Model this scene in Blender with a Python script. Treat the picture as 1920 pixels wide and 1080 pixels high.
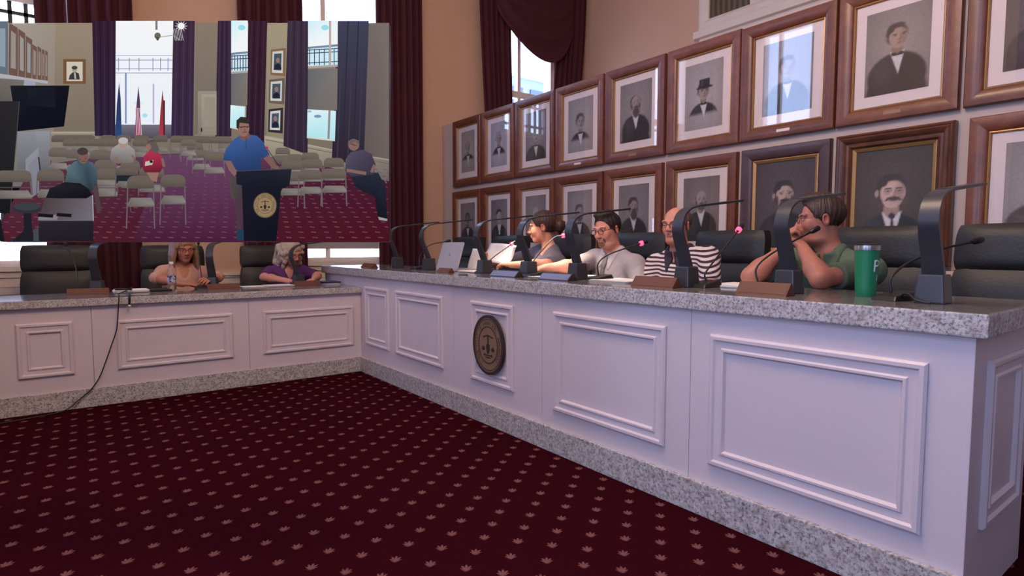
import bpy, bmesh, math, random
import numpy as np
from mathutils import Vector, Matrix

random.seed(7)
rng = np.random.default_rng(11)
scene = bpy.context.scene
for o in list(bpy.data.objects):
    bpy.data.objects.remove(o)
COL = scene.collection
PI = math.pi

# ------------------------------------------------------------------ camera
cam_data = bpy.data.cameras.new('camera')
cam_data.sensor_width = 36.0
cam_data.lens = 36.0 * 1100.0 / 1920.0
cam = bpy.data.objects.new('camera', cam_data)
cam.location = (0.0, 0.0, 1.15)
cam.rotation_euler = (math.radians(90 - 3.978), 0.0, math.radians(-36.97))
COL.objects.link(cam)
scene.camera = cam

# ------------------------------------------------------------------ exposure
vs = scene.view_settings
scene.display_settings.display_device = 'sRGB'
vs.view_transform = 'Standard'
vs.look = 'None'
vs.exposure = 0.0
vs.gamma = 1.0
vs.use_curve_mapping = False

# ------------------------------------------------------------------ world: pale overcast sky
SKY = 10.6
world = bpy.data.worlds.new('sky')
scene.world = world
world.use_nodes = True
wn = world.node_tree
bg = wn.nodes['Background']
wtc = wn.nodes.new('ShaderNodeTexCoord')
wno = wn.nodes.new('ShaderNodeTexNoise')
wno.inputs['Scale'].default_value = 2.2
wno.inputs['Detail'].default_value = 5
wmix = wn.nodes.new('ShaderNodeMix')
wmix.data_type = 'RGBA'
wmix.inputs[6].default_value = (0.42, 0.56, 1.0, 1)
wmix.inputs[7].default_value = (0.60, 0.71, 1.0, 1)
wn.links.new(wtc.outputs['Generated'], wno.inputs['Vector'])
wn.links.new(wno.outputs['Fac'], wmix.inputs[0])
wn.links.new(wmix.outputs[2], bg.inputs['Color'])
bg.inputs['Strength'].default_value = SKY


def portal(name, loc, rot, sx, sy):
    """light portal filling a window opening: only helps the sky light find its way in"""
    l = bpy.data.lights.new(name, 'AREA')
    l.shape = 'RECTANGLE'
    l.size, l.size_y = sx, sy
    l.cycles.is_portal = True
    o = bpy.data.objects.new(name, l)
    o.location = loc
    o.rotation_euler = rot
    COL.objects.link(o)
    return o


# windows of the left side wall (faces +X into the room) and of the back wall (faces -Y)
XW = -2.6          # left side wall
YB = 7.33          # back wall
LEFT_WINDOWS = [(-4.4, -3.2), (-1.5, -0.3), (0.75, 1.95), (5.45, 6.55)]
for k, (a, b) in enumerate(LEFT_WINDOWS):
    portal('daylight_portal', (XW - 0.1, (a + b) / 2, 3.1), (0, math.radians(-90), 0), 4.3, b - a)
for a, b in [(-1.35, -0.1), (2.25, 3.4), (5.35, 6.4)]:
    portal('daylight_portal', ((a + b) / 2, YB + 0.12, 3.1), (math.radians(-90), 0, 0), b - a, 4.3)

# chandelier bulbs (the lamp itself is built further down)
CHANDELIER = (0.9, 1.72, 4.05)
BULB_W = 56.0

# ------------------------------------------------------------------ helpers


def S(r, g, b):
    """sRGB 0-255 to linear"""
    f = lambda c: (c / 12.92 if c <= 0.04045 else ((c + 0.055) / 1.055) ** 2.4)
    return (f(r / 255), f(g / 255), f(b / 255))


def S3(c):
    return S(*c)


class NT:
    def __init__(self, name):
        self.m = bpy.data.materials.new(name)
        self.m.use_nodes = True
        self.t = self.m.node_tree
        self.b = self.t.nodes['Principled BSDF']
        self.out = self.t.nodes['Material Output']

    def n(self, typ, ins=None, **kw):
        nd = self.t.nodes.new('ShaderNode' + typ)
        for k, v in kw.items():
            setattr(nd, k, v)
        for k, v in (ins or {}).items():
            if isinstance(v, bpy.types.NodeSocket):
                self.t.links.new(v, nd.inputs[k])
            else:
                nd.inputs[k].default_value = v
        return nd

    def math(self, op, a, b=None, c=None):
        nd = self.t.nodes.new('ShaderNodeMath')
        nd.operation = op
        for i, v in enumerate((a, b, c)):
            if v is None:
                continue
            if isinstance(v, bpy.types.NodeSocket):
                self.t.links.new(v, nd.inputs[i])
            else:
                nd.inputs[i].default_value = v
        return nd.outputs[0]

    def mix(self, fac, a, b):
        nd = self.t.nodes.new('ShaderNodeMix')
        nd.data_type = 'RGBA'
        for i, v in ((0, fac), (6, a), (7, b)):
            if isinstance(v, bpy.types.NodeSocket):
                self.t.links.new(v, nd.inputs[i])
            else:
                nd.inputs[i].default_value = v if i == 0 else (*v, 1)[:4]
        return nd.outputs[2]

    def ramp(self, fac, stops):
        nd = self.t.nodes.new('ShaderNodeValToRGB')
        el = nd.color_ramp.elements
        while len(el) < len(stops):
            el.new(0.5)
        for e, (p, c) in zip(el, stops):
            e.position = p
            e.color = (*c, 1)
        self.t.links.new(fac, nd.inputs[0])
        return nd.outputs[0]

    def set(self, key, v):
        if isinstance(v, bpy.types.NodeSocket):
            self.t.links.new(v, self.b.inputs[key])
        else:
            self.b.inputs[key].default_value = v

    def coord(self, which='Object'):
        return self.n('TexCoord').outputs[which]


def pmat(name, col, rough=0.5, var=0.12, scale=8.0, metal=0.0, bump=0.0, stretch=None, spec=None, sheen=0.0, coat=0.0):
    q = NT(name)
    co = q.coord()
    if stretch:
        co = q.n('Mapping', {'Vector': co, 'Scale': stretch}).outputs[0]
    no = q.n('TexNoise', {'Vector': co, 'Scale': scale, 'Detail': 4.0})
    a = tuple(max(0, c * (1 - var)) for c in col)
    b = tuple(min(1, c * (1 + var)) for c in col)
    q.set('Base Color', q.mix(no.outputs['Fac'], a, b))
    q.set('Roughness', rough)
    q.set('Metallic', metal)
    if spec is not None:
        q.set('Specular IOR Level', spec)
    if sheen:
        q.set('Sheen Weight', sheen)
    if coat:
        q.set('Coat Weight', coat)
        q.set('Coat Roughness', 0.12)
    if bump:
        bp = q.n('Bump', {'Height': no.outputs['Fac'], 'Strength': bump, 'Distance': 0.01})
        q.set('Normal', bp.outputs[0])
    return q.m


def glow(name, col, strength):
    q = NT(name)
    q.set('Base Color', (*col, 1))
    q.set('Emission Color', (*col, 1))
    q.set('Emission Strength', strength)
    return q.m


def glass_mat(name, refl=1.0, tint=(1, 1, 1)):
    q = NT(name)
    bf = q.n('NewGeometry').outputs['Backfacing']
    fr = q.n('Fresnel', {'IOR': q.math('SUBTRACT', 1.5, q.math('MULTIPLY', bf, 1.5 - 1 / 1.5))})
    tr = q.n('BsdfTransparent', {'Color': (*tint, 1)})
    gl = q.n('BsdfGlossy', {'Color': (1, 1, 1, 1), 'Roughness': 0.02})
    mx = q.n('MixShader', {0: q.math('MULTIPLY', fr.outputs[0], refl), 1: tr.outputs[0], 2: gl.outputs[0]})
    q.t.links.new(mx.outputs[0], q.out.inputs['Surface'])
    return q.m


def colattr_mat(name, rough=0.6, emit=0.0, spec=0.3):
    q = NT(name)
    at = q.n('VertexColor', layer_name='Col')
    if emit:
        q.set('Base Color', (0.0, 0.0, 0.0, 1))
        q.set('Specular IOR Level', 0.0)
        q.set('Emission Color', at.outputs[0])
        q.set('Emission Strength', emit)
    else:
        no = q.n('TexNoise', {'Vector': q.coord(), 'Scale': 60.0, 'Detail': 3.0})
        hs = q.n('HueSaturation', {'Color': at.outputs[0], 'Value': q.math('ADD', q.math('MULTIPLY', no.outputs['Fac'], 0.16), 0.92)})
        q.set('Base Color', hs.outputs[0])
        q.set('Specular IOR Level', spec)
    q.set('Roughness', rough)
    return q.m


def tag(o, label=None, cat=None, group=None, kind=None):
    for k, v in (('label', label), ('category', cat), ('group', group), ('kind', kind)):
        if v:
            o[k] = v
    return o


def link_mesh(name, me, mat=None, parent=None, loc=None):
    o = bpy.data.objects.new(name, me)
    COL.objects.link(o)
    if mat is not None:
        for m in (mat if isinstance(mat, (list, tuple)) else [mat]):
            me.materials.append(m)
    if parent is not None:
        o.parent = parent
    if loc is not None:
        o.location = loc
    return o


def mesh(name, verts, faces, mat=None, parent=None, smooth=False, cols=None, mats=None):
    me = bpy.data.meshes.new(name)
    me.from_pydata([tuple(v) for v in verts], [], [tuple(f) for f in faces])
    if cols is not None:
        ca = me.color_attributes.new('Col', 'FLOAT_COLOR', 'POINT')
        c = np.ones((len(verts), 4), np.float32)
        c[:, :3] = np.asarray(cols, np.float32)[:, :3]
        ca.data.foreach_set('color', c.ravel())
    if smooth:
        me.polygons.foreach_set('use_smooth', [True] * len(me.polygons))
    o = link_mesh(name, me, mat, parent)
    if mats is not None:
        me.polygons.foreach_set('material_index', mats)
    me.update()
    return o


class MB:
    """collects simple shapes into one mesh"""

    def __init__(self):
        self.v, self.f = [], []

    def add(self, vs_, fs_):
        k = len(self.v)
        self.v += [tuple(v) for v in vs_]
        self.f += [tuple(i + k for i in f) for f in fs_]
        return self

    def box(self, x0, x1, y0, y1, z0, z1):
        return self.add([(x0, y0, z0), (x1, y0, z0), (x1, y1, z0), (x0, y1, z0), (x0, y0, z1), (x1, y0, z1), (x1, y1, z1), (x0, y1, z1)],
                        [(3, 2, 1, 0), (4, 5, 6, 7), (0, 1, 5, 4), (1, 2, 6, 5), (2, 3, 7, 6), (3, 0, 4, 7)])

    def prism(self, poly, frame, d0, d1):
        """poly: list of (u,v); frame(u,v,d)->xyz"""
        n = len(poly)
        vs_ = [frame(u, v, d0) for u, v in poly] + [frame(u, v, d1) for u, v in poly]
        fs_ = [tuple(range(n))[::-1], tuple(range(n, 2 * n))] + [(i, (i + 1) % n, n + (i + 1) % n, n + i) for i in range(n)]
        return self.add(vs_, fs_)

    def tube(self, pts, r, n=8, cap=True):
        pts = [Vector(p) for p in pts]
        rs = r if isinstance(r, (list, tuple)) else [r] * len(pts)
        prev = None
        vs_, fs_ = [], []
        for i, p in enumerate(pts):
            t = (pts[min(i + 1, len(pts) - 1)] - pts[max(i - 1, 0)]).normalized()
            if prev is None:
                a = Vector((0, 0, 1)) if abs(t.z) < 0.9 else Vector((1, 0, 0))
                u = t.cross(a).normalized()
            else:
                u = (prev - t * prev.dot(t)).normalized()
            prev = u
            w = t.cross(u)
            for k in range(n):
                an = 2 * PI * k / n
                vs_.append(p + (u * math.cos(an) + w * math.sin(an)) * rs[i])
        for i in range(len(pts) - 1):
            for k in range(n):
                k2 = (k + 1) % n
                fs_.append((i * n + k, i * n + k2, (i + 1) * n + k2, (i + 1) * n + k))
        if cap:
            fs_.append(tuple(range(n))[::-1])
            fs_.append(tuple((len(pts) - 1) * n + k for k in range(n)))
        return self.add(vs_, fs_)

    def lathe(self, prof, c=(0, 0, 0), n=24):
        """prof: list of (r,z)"""
        vs_, fs_ = [], []
        for r, z in prof:
            for k in range(n):
                an = 2 * PI * k / n
                vs_.append((c[0] + r * math.cos(an), c[1] + r * math.sin(an), c[2] + z))
        for i in range(len(prof) - 1):
            for k in range(n):
                k2 = (k + 1) % n
                fs_.append((i * n + k, i * n + k2, (i + 1) * n + k2, (i + 1) * n + k))
        fs_.append(tuple(range(n))[::-1])
        fs_.append(tuple((len(prof) - 1) * n + k for k in range(n)))
        return self.add(vs_, fs_)

    def ball(self, c, r, nu=10, nv=7):
        rx, ry, rz = r if isinstance(r, (list, tuple)) else (r, r, r)
        vs_ = [(c[0], c[1], c[2] - rz)]
        for j in range(1, nv):
            th = -PI / 2 + PI * j / nv
            for i in range(nu):
                ph = 2 * PI * i / nu
                vs_.append((c[0] + rx * math.cos(th) * math.cos(ph), c[1] + ry * math.cos(th) * math.sin(ph), c[2] + rz * math.sin(th)))
        vs_.append((c[0], c[1], c[2] + rz))
        fs_ = [(0, 1 + (i + 1) % nu, 1 + i) for i in range(nu)]
        for j in range(nv - 2):
            for i in range(nu):
                a, b = 1 + j * nu + i, 1 + j * nu + (i + 1) % nu
                fs_.append((a, b, b + nu, a + nu))
        top = len(vs_) - 1
        fs_ += [(1 + (nv - 2) * nu + i, 1 + (nv - 2) * nu + (i + 1) % nu, top) for i in range(nu)]
        return self.add(vs_, fs_)

    def ring(self, u0, u1, v0, v1, prof, frame):
        """mitred picture-frame ring; prof: list of (inset, height)"""
        vs_, fs_ = [], []
        m = len(prof)
        for (cu, cv, su, sv) in ((u0, v0, 1, 1), (u1, v0, -1, 1), (u1, v1, -1, -1), (u0, v1, 1, -1)):
            for ins, h in prof:
                vs_.append(frame(cu + su * ins, cv + sv * ins, h))
        for c in range(4):
            d = (c + 1) % 4
            for i in range(m - 1):
                fs_.append((c * m + i, d * m + i, d * m + i + 1, c * m + i + 1))
        return self.add(vs_, fs_)

    def build(self, name, mat=None, parent=None, smooth=False, bevel=0.0, seg=2, offset=(0, 0, 0)):
        v = [(a[0] - offset[0], a[1] - offset[1], a[2] - offset[2]) for a in self.v]
        me = bpy.data.meshes.new(name)
        me.from_pydata(v, [], self.f)
        if True:
            bm = bmesh.new()
            bm.from_mesh(me)
            if bevel:
                bmesh.ops.remove_doubles(bm, verts=bm.verts, dist=1e-5)
                es = [e for e in bm.edges if len(e.link_faces) == 2 and e.calc_face_angle(0) > 0.5]
                bmesh.ops.bevel(bm, geom=es, offset=bevel, segments=seg, affect='EDGES', profile=0.6)
            bmesh.ops.recalc_face_normals(bm, faces=bm.faces)
            bm.to_mesh(me)
            bm.free()
        if smooth:
            me.polygons.foreach_set('use_smooth', [True] * len(me.polygons))
            if smooth == 'auto':
                me.set_sharp_from_angle(angle=math.radians(38))
        return link_mesh(name, me, mat, parent)


def thing(name, label, cat, loc=(0, 0, 0), rotz=0.0, group=None):
    o = bpy.data.objects.new(name, None)
    o.empty_display_size = 0.1
    o.location = loc
    o.rotation_euler = (0, 0, rotz)
    COL.objects.link(o)
    return tag(o, label, cat, group)


def dup(root, loc=None, rotz=None, label=None, group=None):
    def cp(o, par):
        c = o.copy()
        COL.objects.link(c)
        if par is not None:
            c.parent = par
        for ch in list(o.children):
            cp(ch, c)
        return c
    r = cp(root, None)
    if loc is not None:
        r.location = loc
    if rotz is not None:
        r.rotation_euler = (0, 0, rotz)
    if label:
        r['label'] = label
    if group:
        r['group'] = group
    return r


def catmull(pts, n=6):
    P = [Vector(p) for p in pts]
    P = [P[0] * 2 - P[1]] + P + [P[-1] * 2 - P[-2]]
    out = []
    for i in range(1, len(P) - 2):
        for k in range(n):
            t = k / n
            a, b, c, d = P[i - 1], P[i], P[i + 1], P[i + 2]
            out.append(0.5 * ((2 * b) + (c - a) * t + (2 * a - 5 * b + 4 * c - d) * t * t + (3 * b - a - 3 * c + d) * t ** 3))
    out.append(P[-2])
    return out


def text_mesh(ch, size):
    cu = bpy.data.curves.new('t', 'FONT')
    cu.body = ch
    cu.size = size
    cu.align_x = 'CENTER'
    cu.resolution_u = 3
    o = bpy.data.objects.new('t', cu)
    COL.objects.link(o)
    dg = bpy.context.evaluated_depsgraph_get()
    me = o.evaluated_get(dg).to_mesh()
    vs_ = [tuple(v.co) for v in me.vertices]
    fs_ = [tuple(p.vertices) for p in me.polygons]
    o.evaluated_get(dg).to_mesh_clear()
    bpy.data.objects.remove(o)
    bpy.data.curves.remove(cu)
    return vs_, fs_


_letters = {}


def letter(ch):
    if ch not in _letters:
        _letters[ch] = text_mesh(ch, 1.0)
    return _letters[ch]


# ------------------------------------------------------------------ materials
M = {}
M['wall'] = pmat('tan_wall_paint', S(210, 170, 142), 0.75, 0.04, 3.0)
M['wall_grey'] = pmat('greige_wall_paint', S(186, 166, 158), 0.7, 0.04, 3.0)
M['cream'] = pmat('cream_trim_paint', S(232, 216, 204), 0.5, 0.03, 4.0)
M['ceiling'] = pmat('ceiling_paint', S(225, 215, 205), 0.8, 0.03, 3.0)
M['desk_white'] = pmat('white_desk_paint', S(214, 199, 206), 0.42, 0.03, 5.0)
M['badge_grey'] = pmat('grey_badge_paint', S(150, 135, 142), 0.6, 0.05)  # plain mauve-grey, used only on the laptop lid badge
M['black_leather'] = pmat('black_leather', S(27, 25, 27), 0.5, 0.2, 60.0, bump=0.15)
M['black_plastic'] = pmat('black_plastic', S(24, 23, 25), 0.4, 0.1, 30.0)
M['lamp_grey'] = pmat('dark_grey_satin_metal', S(66, 66, 72), 0.38, 0.08, 20.0, metal=0.35)
M['red_led'] = glow('red_led', (1.0, 0.05, 0.12), 3.5)
M['gold'] = pmat('gilt_liner', S(176, 132, 82), 0.42, 0.15, 40.0, metal=0.55)
M['brass'] = pmat('brass_plaque', S(200, 180, 150), 0.35, 0.1, 40.0, metal=0.5)
M['mat_board'] = pmat('white_mat_board', S(222, 206, 206), 0.8, 0.02, 30.0)
M['paper'] = pmat('white_paper', S(235, 228, 226), 0.8, 0.02, 12.0)
M['glass'] = glass_mat('picture_glass')
M['pane'] = glass_mat('window_glass', 1.0, (0.93, 0.97, 1.0))
M['silver'] = pmat('silver_aluminium', S(196, 192, 196), 0.4, 0.03, 30.0, metal=0.5)
M['steel'] = pmat('brushed_steel', S(190, 190, 192), 0.28, 0.05, 40.0, metal=0.9)
M['bronze'] = pmat('bronze_relief', S(144, 112, 90), 0.5, 0.12, 50.0, metal=0.2)
M['bronze_dark'] = pmat('dark_bronze', S(58, 44, 44), 0.5, 0.12, 50.0, metal=0.2)
M['plate_wood'] = pmat('walnut_block', S(98, 54, 37), 0.55, 0.2, 14.0, stretch=(6, 1, 6))
M['plate_face'] = pmat('brushed_nameplate', S(120, 118, 140), 0.3, 0.05, 20.0, metal=0.4)


def wood(name, c1, c2, rough=0.42):
    q = NT(name)
    mp = q.n('Mapping', {'Vector': q.coord(), 'Scale': (9.0, 2.2, 2.2)})
    no = q.n('TexNoise', {'Vector': mp.outputs[0], 'Scale': 3.0, 'Detail': 6.0, 'Roughness': 0.65, 'Distortion': 0.8})
    n2 = q.n('TexNoise', {'Vector': q.coord(), 'Scale': 45.0, 'Detail': 2.0})
    f = q.math('ADD', q.math('MULTIPLY', no.outputs['Fac'], 0.8), q.math('MULTIPLY', n2.outputs['Fac'], 0.2))
    q.set('Base Color', q.ramp(f, [(0.3, c1), (0.7, c2)]))
    q.set('Roughness', rough)
    q.set('Coat Weight', 0.25)
    q.set('Coat Roughness', 0.2)
    return q.m


M['wood'] = wood('stained_oak', S(92, 46, 29), S(132, 74, 50))
M['wood_b'] = wood('reddish_oak', S(84, 41, 27), S(120, 64, 43))
M['plum'] = wood('plum_stained_frame', S(62, 42, 46), S(84, 58, 62))
M['ornate'] = wood('dark_walnut_ornate', S(66, 38, 28), S(112, 66, 44))


def granite(name, k, rough):
    q = NT(name)
    co = q.coord()
    n1 = q.n('TexNoise', {'Vector': co, 'Scale': 92.0, 'Detail': 5.0, 'Roughness': 0.7})
    n2 = q.n('TexNoise', {'Vector': co, 'Scale': 26.0, 'Detail': 3.0})
    v = q.n('TexVoronoi', {'Vector': co, 'Scale': 150.0})
    base = q.ramp(n1.outputs['Fac'], [(p_, tuple(v * k for v in S(*c_))) for p_, c_ in ((0.34, (84, 80, 84)), (0.42, (160, 152, 152)), (0.52, (218, 210, 210)), (0.7, (238, 232, 232)))])
    warm = q.mix(q.ramp(n2.outputs['Fac'], [(0.45, (0, 0, 0)), (0.62, (0.35, 0.35, 0.35))]), base, tuple(v * k for v in S(140, 118, 108)))
    dk = q.ramp(v.outputs['Distance'], [(0.10, (0.35, 0.35, 0.35)), (0.26, (1, 1, 1))])
    mul = q.n('Mix', data_type='RGBA', blend_type='MULTIPLY')
    mul.inputs[0].default_value = 0.35
    q.t.links.new(warm, mul.inputs[6])
    q.t.links.new(dk, mul.inputs[7])
    q.set('Base Color', mul.outputs[2])
    q.set('Roughness', rough)
    q.set('Specular IOR Level', 0.5)
    return q.m


M['granite'] = granite('speckled_granite', 0.82, 0.45)
M['granite_top_dim'] = granite('polished_granite_top_dimmed', 0.33, 0.10)  # polished finish; colour also darkened for the weaker light on upward faces


def carpet():
    q = NT('maroon_carpet_with_leaf_motifs')
    co = q.coord()
    sx = q.n('SeparateXYZ', {0: co})
    x, y = sx.outputs[0], sx.outputs[1]
    # lattice vectors a=(.0875,-.104) b=(.09,.0735)
    a0, a1, b0, b1 = 0.0875, -0.104, 0.090, 0.0735
    det = a0 * b1 - b0 * a1
    ox, oy = 0.914, 1.929
    X = q.math('SUBTRACT', x, ox)
    Y = q.math('SUBTRACT', y, oy)
    i = q.math('ADD', q.math('MULTIPLY', X, b1 / det), q.math('MULTIPLY', Y, -b0 / det))
    j = q.math('ADD', q.math('MULTIPLY', X, -a1 / det), q.math('MULTIPLY', Y, a0 / det))
    ir = q.math('ROUND', i)
    jr = q.math('ROUND', j)
    fi = q.math('SUBTRACT', i, ir)
    fj = q.math('SUBTRACT', j, jr)
    lx = q.math('ADD', q.math('MULTIPLY', fi, a0), q.math('MULTIPLY', fj, b0))
    ly = q.math('ADD', q.math('MULTIPLY', fi, a1), q.math('MULTIPLY', fj, b1))
    # motif axes: u to the viewer's right, w away from the viewer; leaf root sits low
    cs, sn = 0.799, 0.601
    u = q.math('SUBTRACT', q.math('MULTIPLY', lx, cs), q.math('MULTIPLY', ly, sn))
    w = q.math('ADD', q.math('ADD', q.math('MULTIPLY', lx, sn), q.math('MULTIPLY', ly, cs)), 0.010)
    rw = q.math('MULTIPLY', w, 1.0)
    r = q.math('SQRT', q.math('ADD', q.math('MULTIPLY', u, u), q.math('MULTIPLY', rw, rw)))
    th = q.math('ARCTAN2', u, rw)
    pet = q.math('ABSOLUTE', q.math('COSINE', q.math('MULTIPLY', th, 5.5)))
    up = q.math('MULTIPLY', q.math('ADD', q.math('COSINE', th), 0.9), 0.5)
    up = q.math('MAXIMUM', up, 0.3)
    lim = q.math('MULTIPLY', q.math('ADD', q.math('MULTIPLY', pet, 0.019), 0.017), up)
    ms = q.n('MapRange', {0: q.math('SUBTRACT', lim, r), 1: -0.003, 2: 0.004, 3: 0.0, 4: 1.0})
    fz = q.n('TexNoise', {'Vector': co, 'Scale': 260.0, 'Detail': 2.0})
    msk = q.math('MULTIPLY', ms.outputs[0], q.math('ADD', q.math('MULTIPLY', fz.outputs['Fac'], 0.8), 0.4))
    big = q.n('TexNoise', {'Vector': co, 'Scale': 1.3, 'Detail': 2.0})
    basec = q.mix(big.outputs['Fac'], S(46, 10, 19), S(56, 14, 24))
    basec = q.mix(q.math('MULTIPLY', fz.outputs['Fac'], 0.35), basec, S(36, 6, 14))
    q.set('Base Color', q.mix(msk, basec, S(128, 84, 84)))
    q.set('Roughness', 0.95)
    q.set('Specular IOR Level', 0.0)
    q.set('Sheen Weight', 0.0)
    bp = q.n('Bump', {'Height': fz.outputs['Fac'], 'Strength': 0.25, 'Distance': 0.004})
    q.set('Normal', bp.outputs[0])
    return q.m


M['carpet'] = carpet()


def velvet():
    q = NT('maroon_velvet')
    no = q.n('TexNoise', {'Vector': q.coord(), 'Scale': 30.0, 'Detail': 4.0})
    q.set('Base Color', q.mix(no.outputs['Fac'], S(58, 14, 26), S(82, 22, 36)))
    q.set('Roughness', 0.85)
    q.set('Sheen Weight', 0.12)
    q.set('Sheen Tint', (*S(150, 60, 80), 1))
    return q.m


M['velvet'] = velvet()
# ------------------------------------------------------------------ room shell
XP, XR, ZT, ZC = 4.28, 7.02, 2.855, 6.1
fX = lambda x: (lambda u, v, d: (x - d, u, v))      # plane facing -X: u=Y, v=Z, d towards the room
fXl = lambda x: (lambda u, v, d: (x + d, u, v))     # plane facing +X
fY = lambda y: (lambda u, v, d: (u, y - d, v))      # plane facing -Y: u=X


def struct(o):
    o['kind'] = 'structure'
    return o


def holed(name, fr, u0, u1, v0, v1, holes, th, mat):
    mb = MB()
    us = sorted({u0, u1, *[h[0] for h in holes], *[h[1] for h in holes]})
    for a, b in zip(us, us[1:]):
        hs = sorted([(h[2], h[3]) for h in holes if h[0] <= a and h[1] >= b])
        z = v0
        for c, d in hs + [(v1, v1)]:
            if c > z:
                mb.prism([(a, z), (b, z), (b, c), (a, c)], fr, 0, -th)
            z = d
    return struct(mb.build(name, mat))


struct(MB().box(XW - 0.3, XR, -8.2, YB + 0.3, -0.1, 0.0).build('floor', M['carpet']))
struct(MB().box(XW - 0.3, XR + 0.3, -8.2, YB + 0.3, ZC, ZC + 0.1).build('ceiling', M['ceiling']))
WZ0, WZ1 = 0.97, 5.35
BACK_WINDOWS = [(-1.3, -0.12), (2.28, 3.36), (5.38, 6.36)]
holed('wall_back', fY(YB), XW, XR, 0, ZC, [(a, b, WZ0, WZ1) for a, b in BACK_WINDOWS], 0.2, M['wall'])
holed('wall_left', fXl(XW), -8.1, YB, 0, ZC, [(a, b, WZ0, WZ1) for a, b in LEFT_WINDOWS], 0.2, M['wall'])
fYn = lambda y: (lambda u, v, d: (u, y + d, v))
holed('wall_front', fYn(-8.0), XW, XR, 0, ZC, [], 0.2, M['wall'])
struct(MB().box(XR, XR + 0.2, -8.0, YB + 0.2, 0, ZC).build('wall_right', M['wall']))
# lower built-out wall that carries the portraits
struct(MB().box(XP, XR - 0.002, -8.0, YB - 0.002, 0, ZT).build('wall_portrait', M['wall_grey']))
# raised floor behind the council desk
struct(MB().box(2.9, XP - 0.002, -1.0, YB - 0.002, 0.002, 0.10).build('trim_platform', M['carpet']))


def rail(name, fr, u0, u1, z0, z1):
    """stepped chair rail"""
    mb = MB()
    h = z1 - z0
    for a, b, d in ((0.80, 1.0, 0.045), (0.66, 0.80, 0.03), (0.36, 0.66, 0.018), (0.22, 0.36, 0.032), (0.0, 0.22, 0.016)):
        mb.prism([(u0, z0 + a * h), (u1, z0 + a * h), (u1, z0 + b * h), (u0, z0 + b * h)], fr, 0.001, d)
    return struct(mb.build(name, M['cream']))


rail('trim_1', fY(YB), XW + 0.05, -1.36, 0.70, 0.86)
rail('trim_2', fY(YB), -0.10, 2.2, 0.70, 0.86)
rail('trim_3', fY(YB), 3.42, XP - 0.05, 0.70, 0.86)
rail('trim_4', fX(XP), -7.9, YB - 0.06, 0.86, 1.005)
# vertical paneling under the chair rail
mb = MB()
mb.prism([(XW + 0.05, 0.02), (XP - 0.05, 0.02), (XP - 0.05, 0.70), (XW + 0.05, 0.70)], fY(YB), 0.001, 0.012)
struct(mb.build('trim_5', M['cream']))
for nm, fr, a, b in (('baseboard_back', fY(YB), XW + 0.05, XP - 0.05), ('baseboard_left', fXl(XW), -7.9, YB - 0.05)):
    struct(MB().prism([(a, 0.002), (b, 0.002), (b, 0.16), (a, 0.16)], fr, 0.0125, 0.03).build(nm, M['cream']))


def window(n, fr, a, b, mull=(0.33,), blind=1.13, blind_top=2.9, grille=True):
    w = thing('window_%d' % n, None, None)
    struct(w)
    mb = MB()
    mb.ring(a, b, WZ0, WZ1, [(0, -0.19), (0, -0.02), (0.05, -0.02), (0.05, -0.12), (0.05, -0.19)], fr)
    mb.prism([(a, 2.88), (b, 2.88), (b, 2.96), (a, 2.96)], fr, -0.04, -0.13)
    mb.prism([(a, 3.46), (b, 3.46), (b, 3.56), (a, 3.56)], fr, -0.04, -0.13)
    for m_ in mull:
        u = a + (b - a) * m_
        mb.prism([(u - 0.03, WZ0), (u + 0.03, WZ0), (u + 0.03, WZ1), (u - 0.03, WZ1)], fr, -0.05, -0.13)
    mb.build('window_frame', M['cream'], w)
    mb = MB()
    mb.prism([(a - 0.07, WZ0 - 0.05), (b + 0.07, WZ0 - 0.05), (b + 0.07, WZ0), (a - 0.07, WZ0)], fr, 0.06, -0.19)
    mb.prism([(a - 0.04, WZ0 - 0.11), (b + 0.04, WZ0 - 0.11), (b + 0.04, WZ0 - 0.052), (a - 0.04, WZ0 - 0.052)], fr, 0.035, 0.001)
    mb.prism([(a - 0.04, WZ0 - 0.2), (b + 0.04, WZ0 - 0.2), (b + 0.04, WZ0 - 0.115), (a - 0.04, WZ0 - 0.115)], fr, 0.02, 0.001)
    mb.prism([(a - 0.04, WZ0 - 0.27), (b + 0.04, WZ0 - 0.27), (b + 0.04, WZ0 - 0.205), (a - 0.04, WZ0 - 0.205)], fr, 0.03, 0.001)
    mb.build('window_sill', M['cream'], w)
    MB().prism([(a + 0.05, WZ0 + 0.05), (b - 0.05, WZ0 + 0.05), (b - 0.05, WZ1 - 0.05), (a + 0.05, WZ1 - 0.05)], fr, -0.10, -0.106).build('pane', M['pane'], w)
    if grille:
        mb = MB()
        for z in (3.06, 3.36):
            mb.prism([(a, z - 0.016), (b, z - 0.016), (b, z + 0.016), (a, z + 0.016)], fr, -0.06, -0.09)
        for k in (0.10, 0.20, 0.42, 0.54, 0.66, 0.80, 0.90):
            u = a + (b - a) * k
            mb.prism([(u - 0.016, 2.96), (u + 0.016, 2.96), (u + 0.016, 3.46), (u - 0.016, 3.46)], fr, -0.06, -0.0905)
        mb.build('transom_grille', M['black_plastic'], w)
    if blind:
        MB().prism([(a + 0.05, blind), (b - 0.05, blind), (b - 0.05, blind_top), (a + 0.05, blind_top)], fr, -0.045, -0.05).build('roller_blind', M['blind'], w)
    return w


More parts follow.
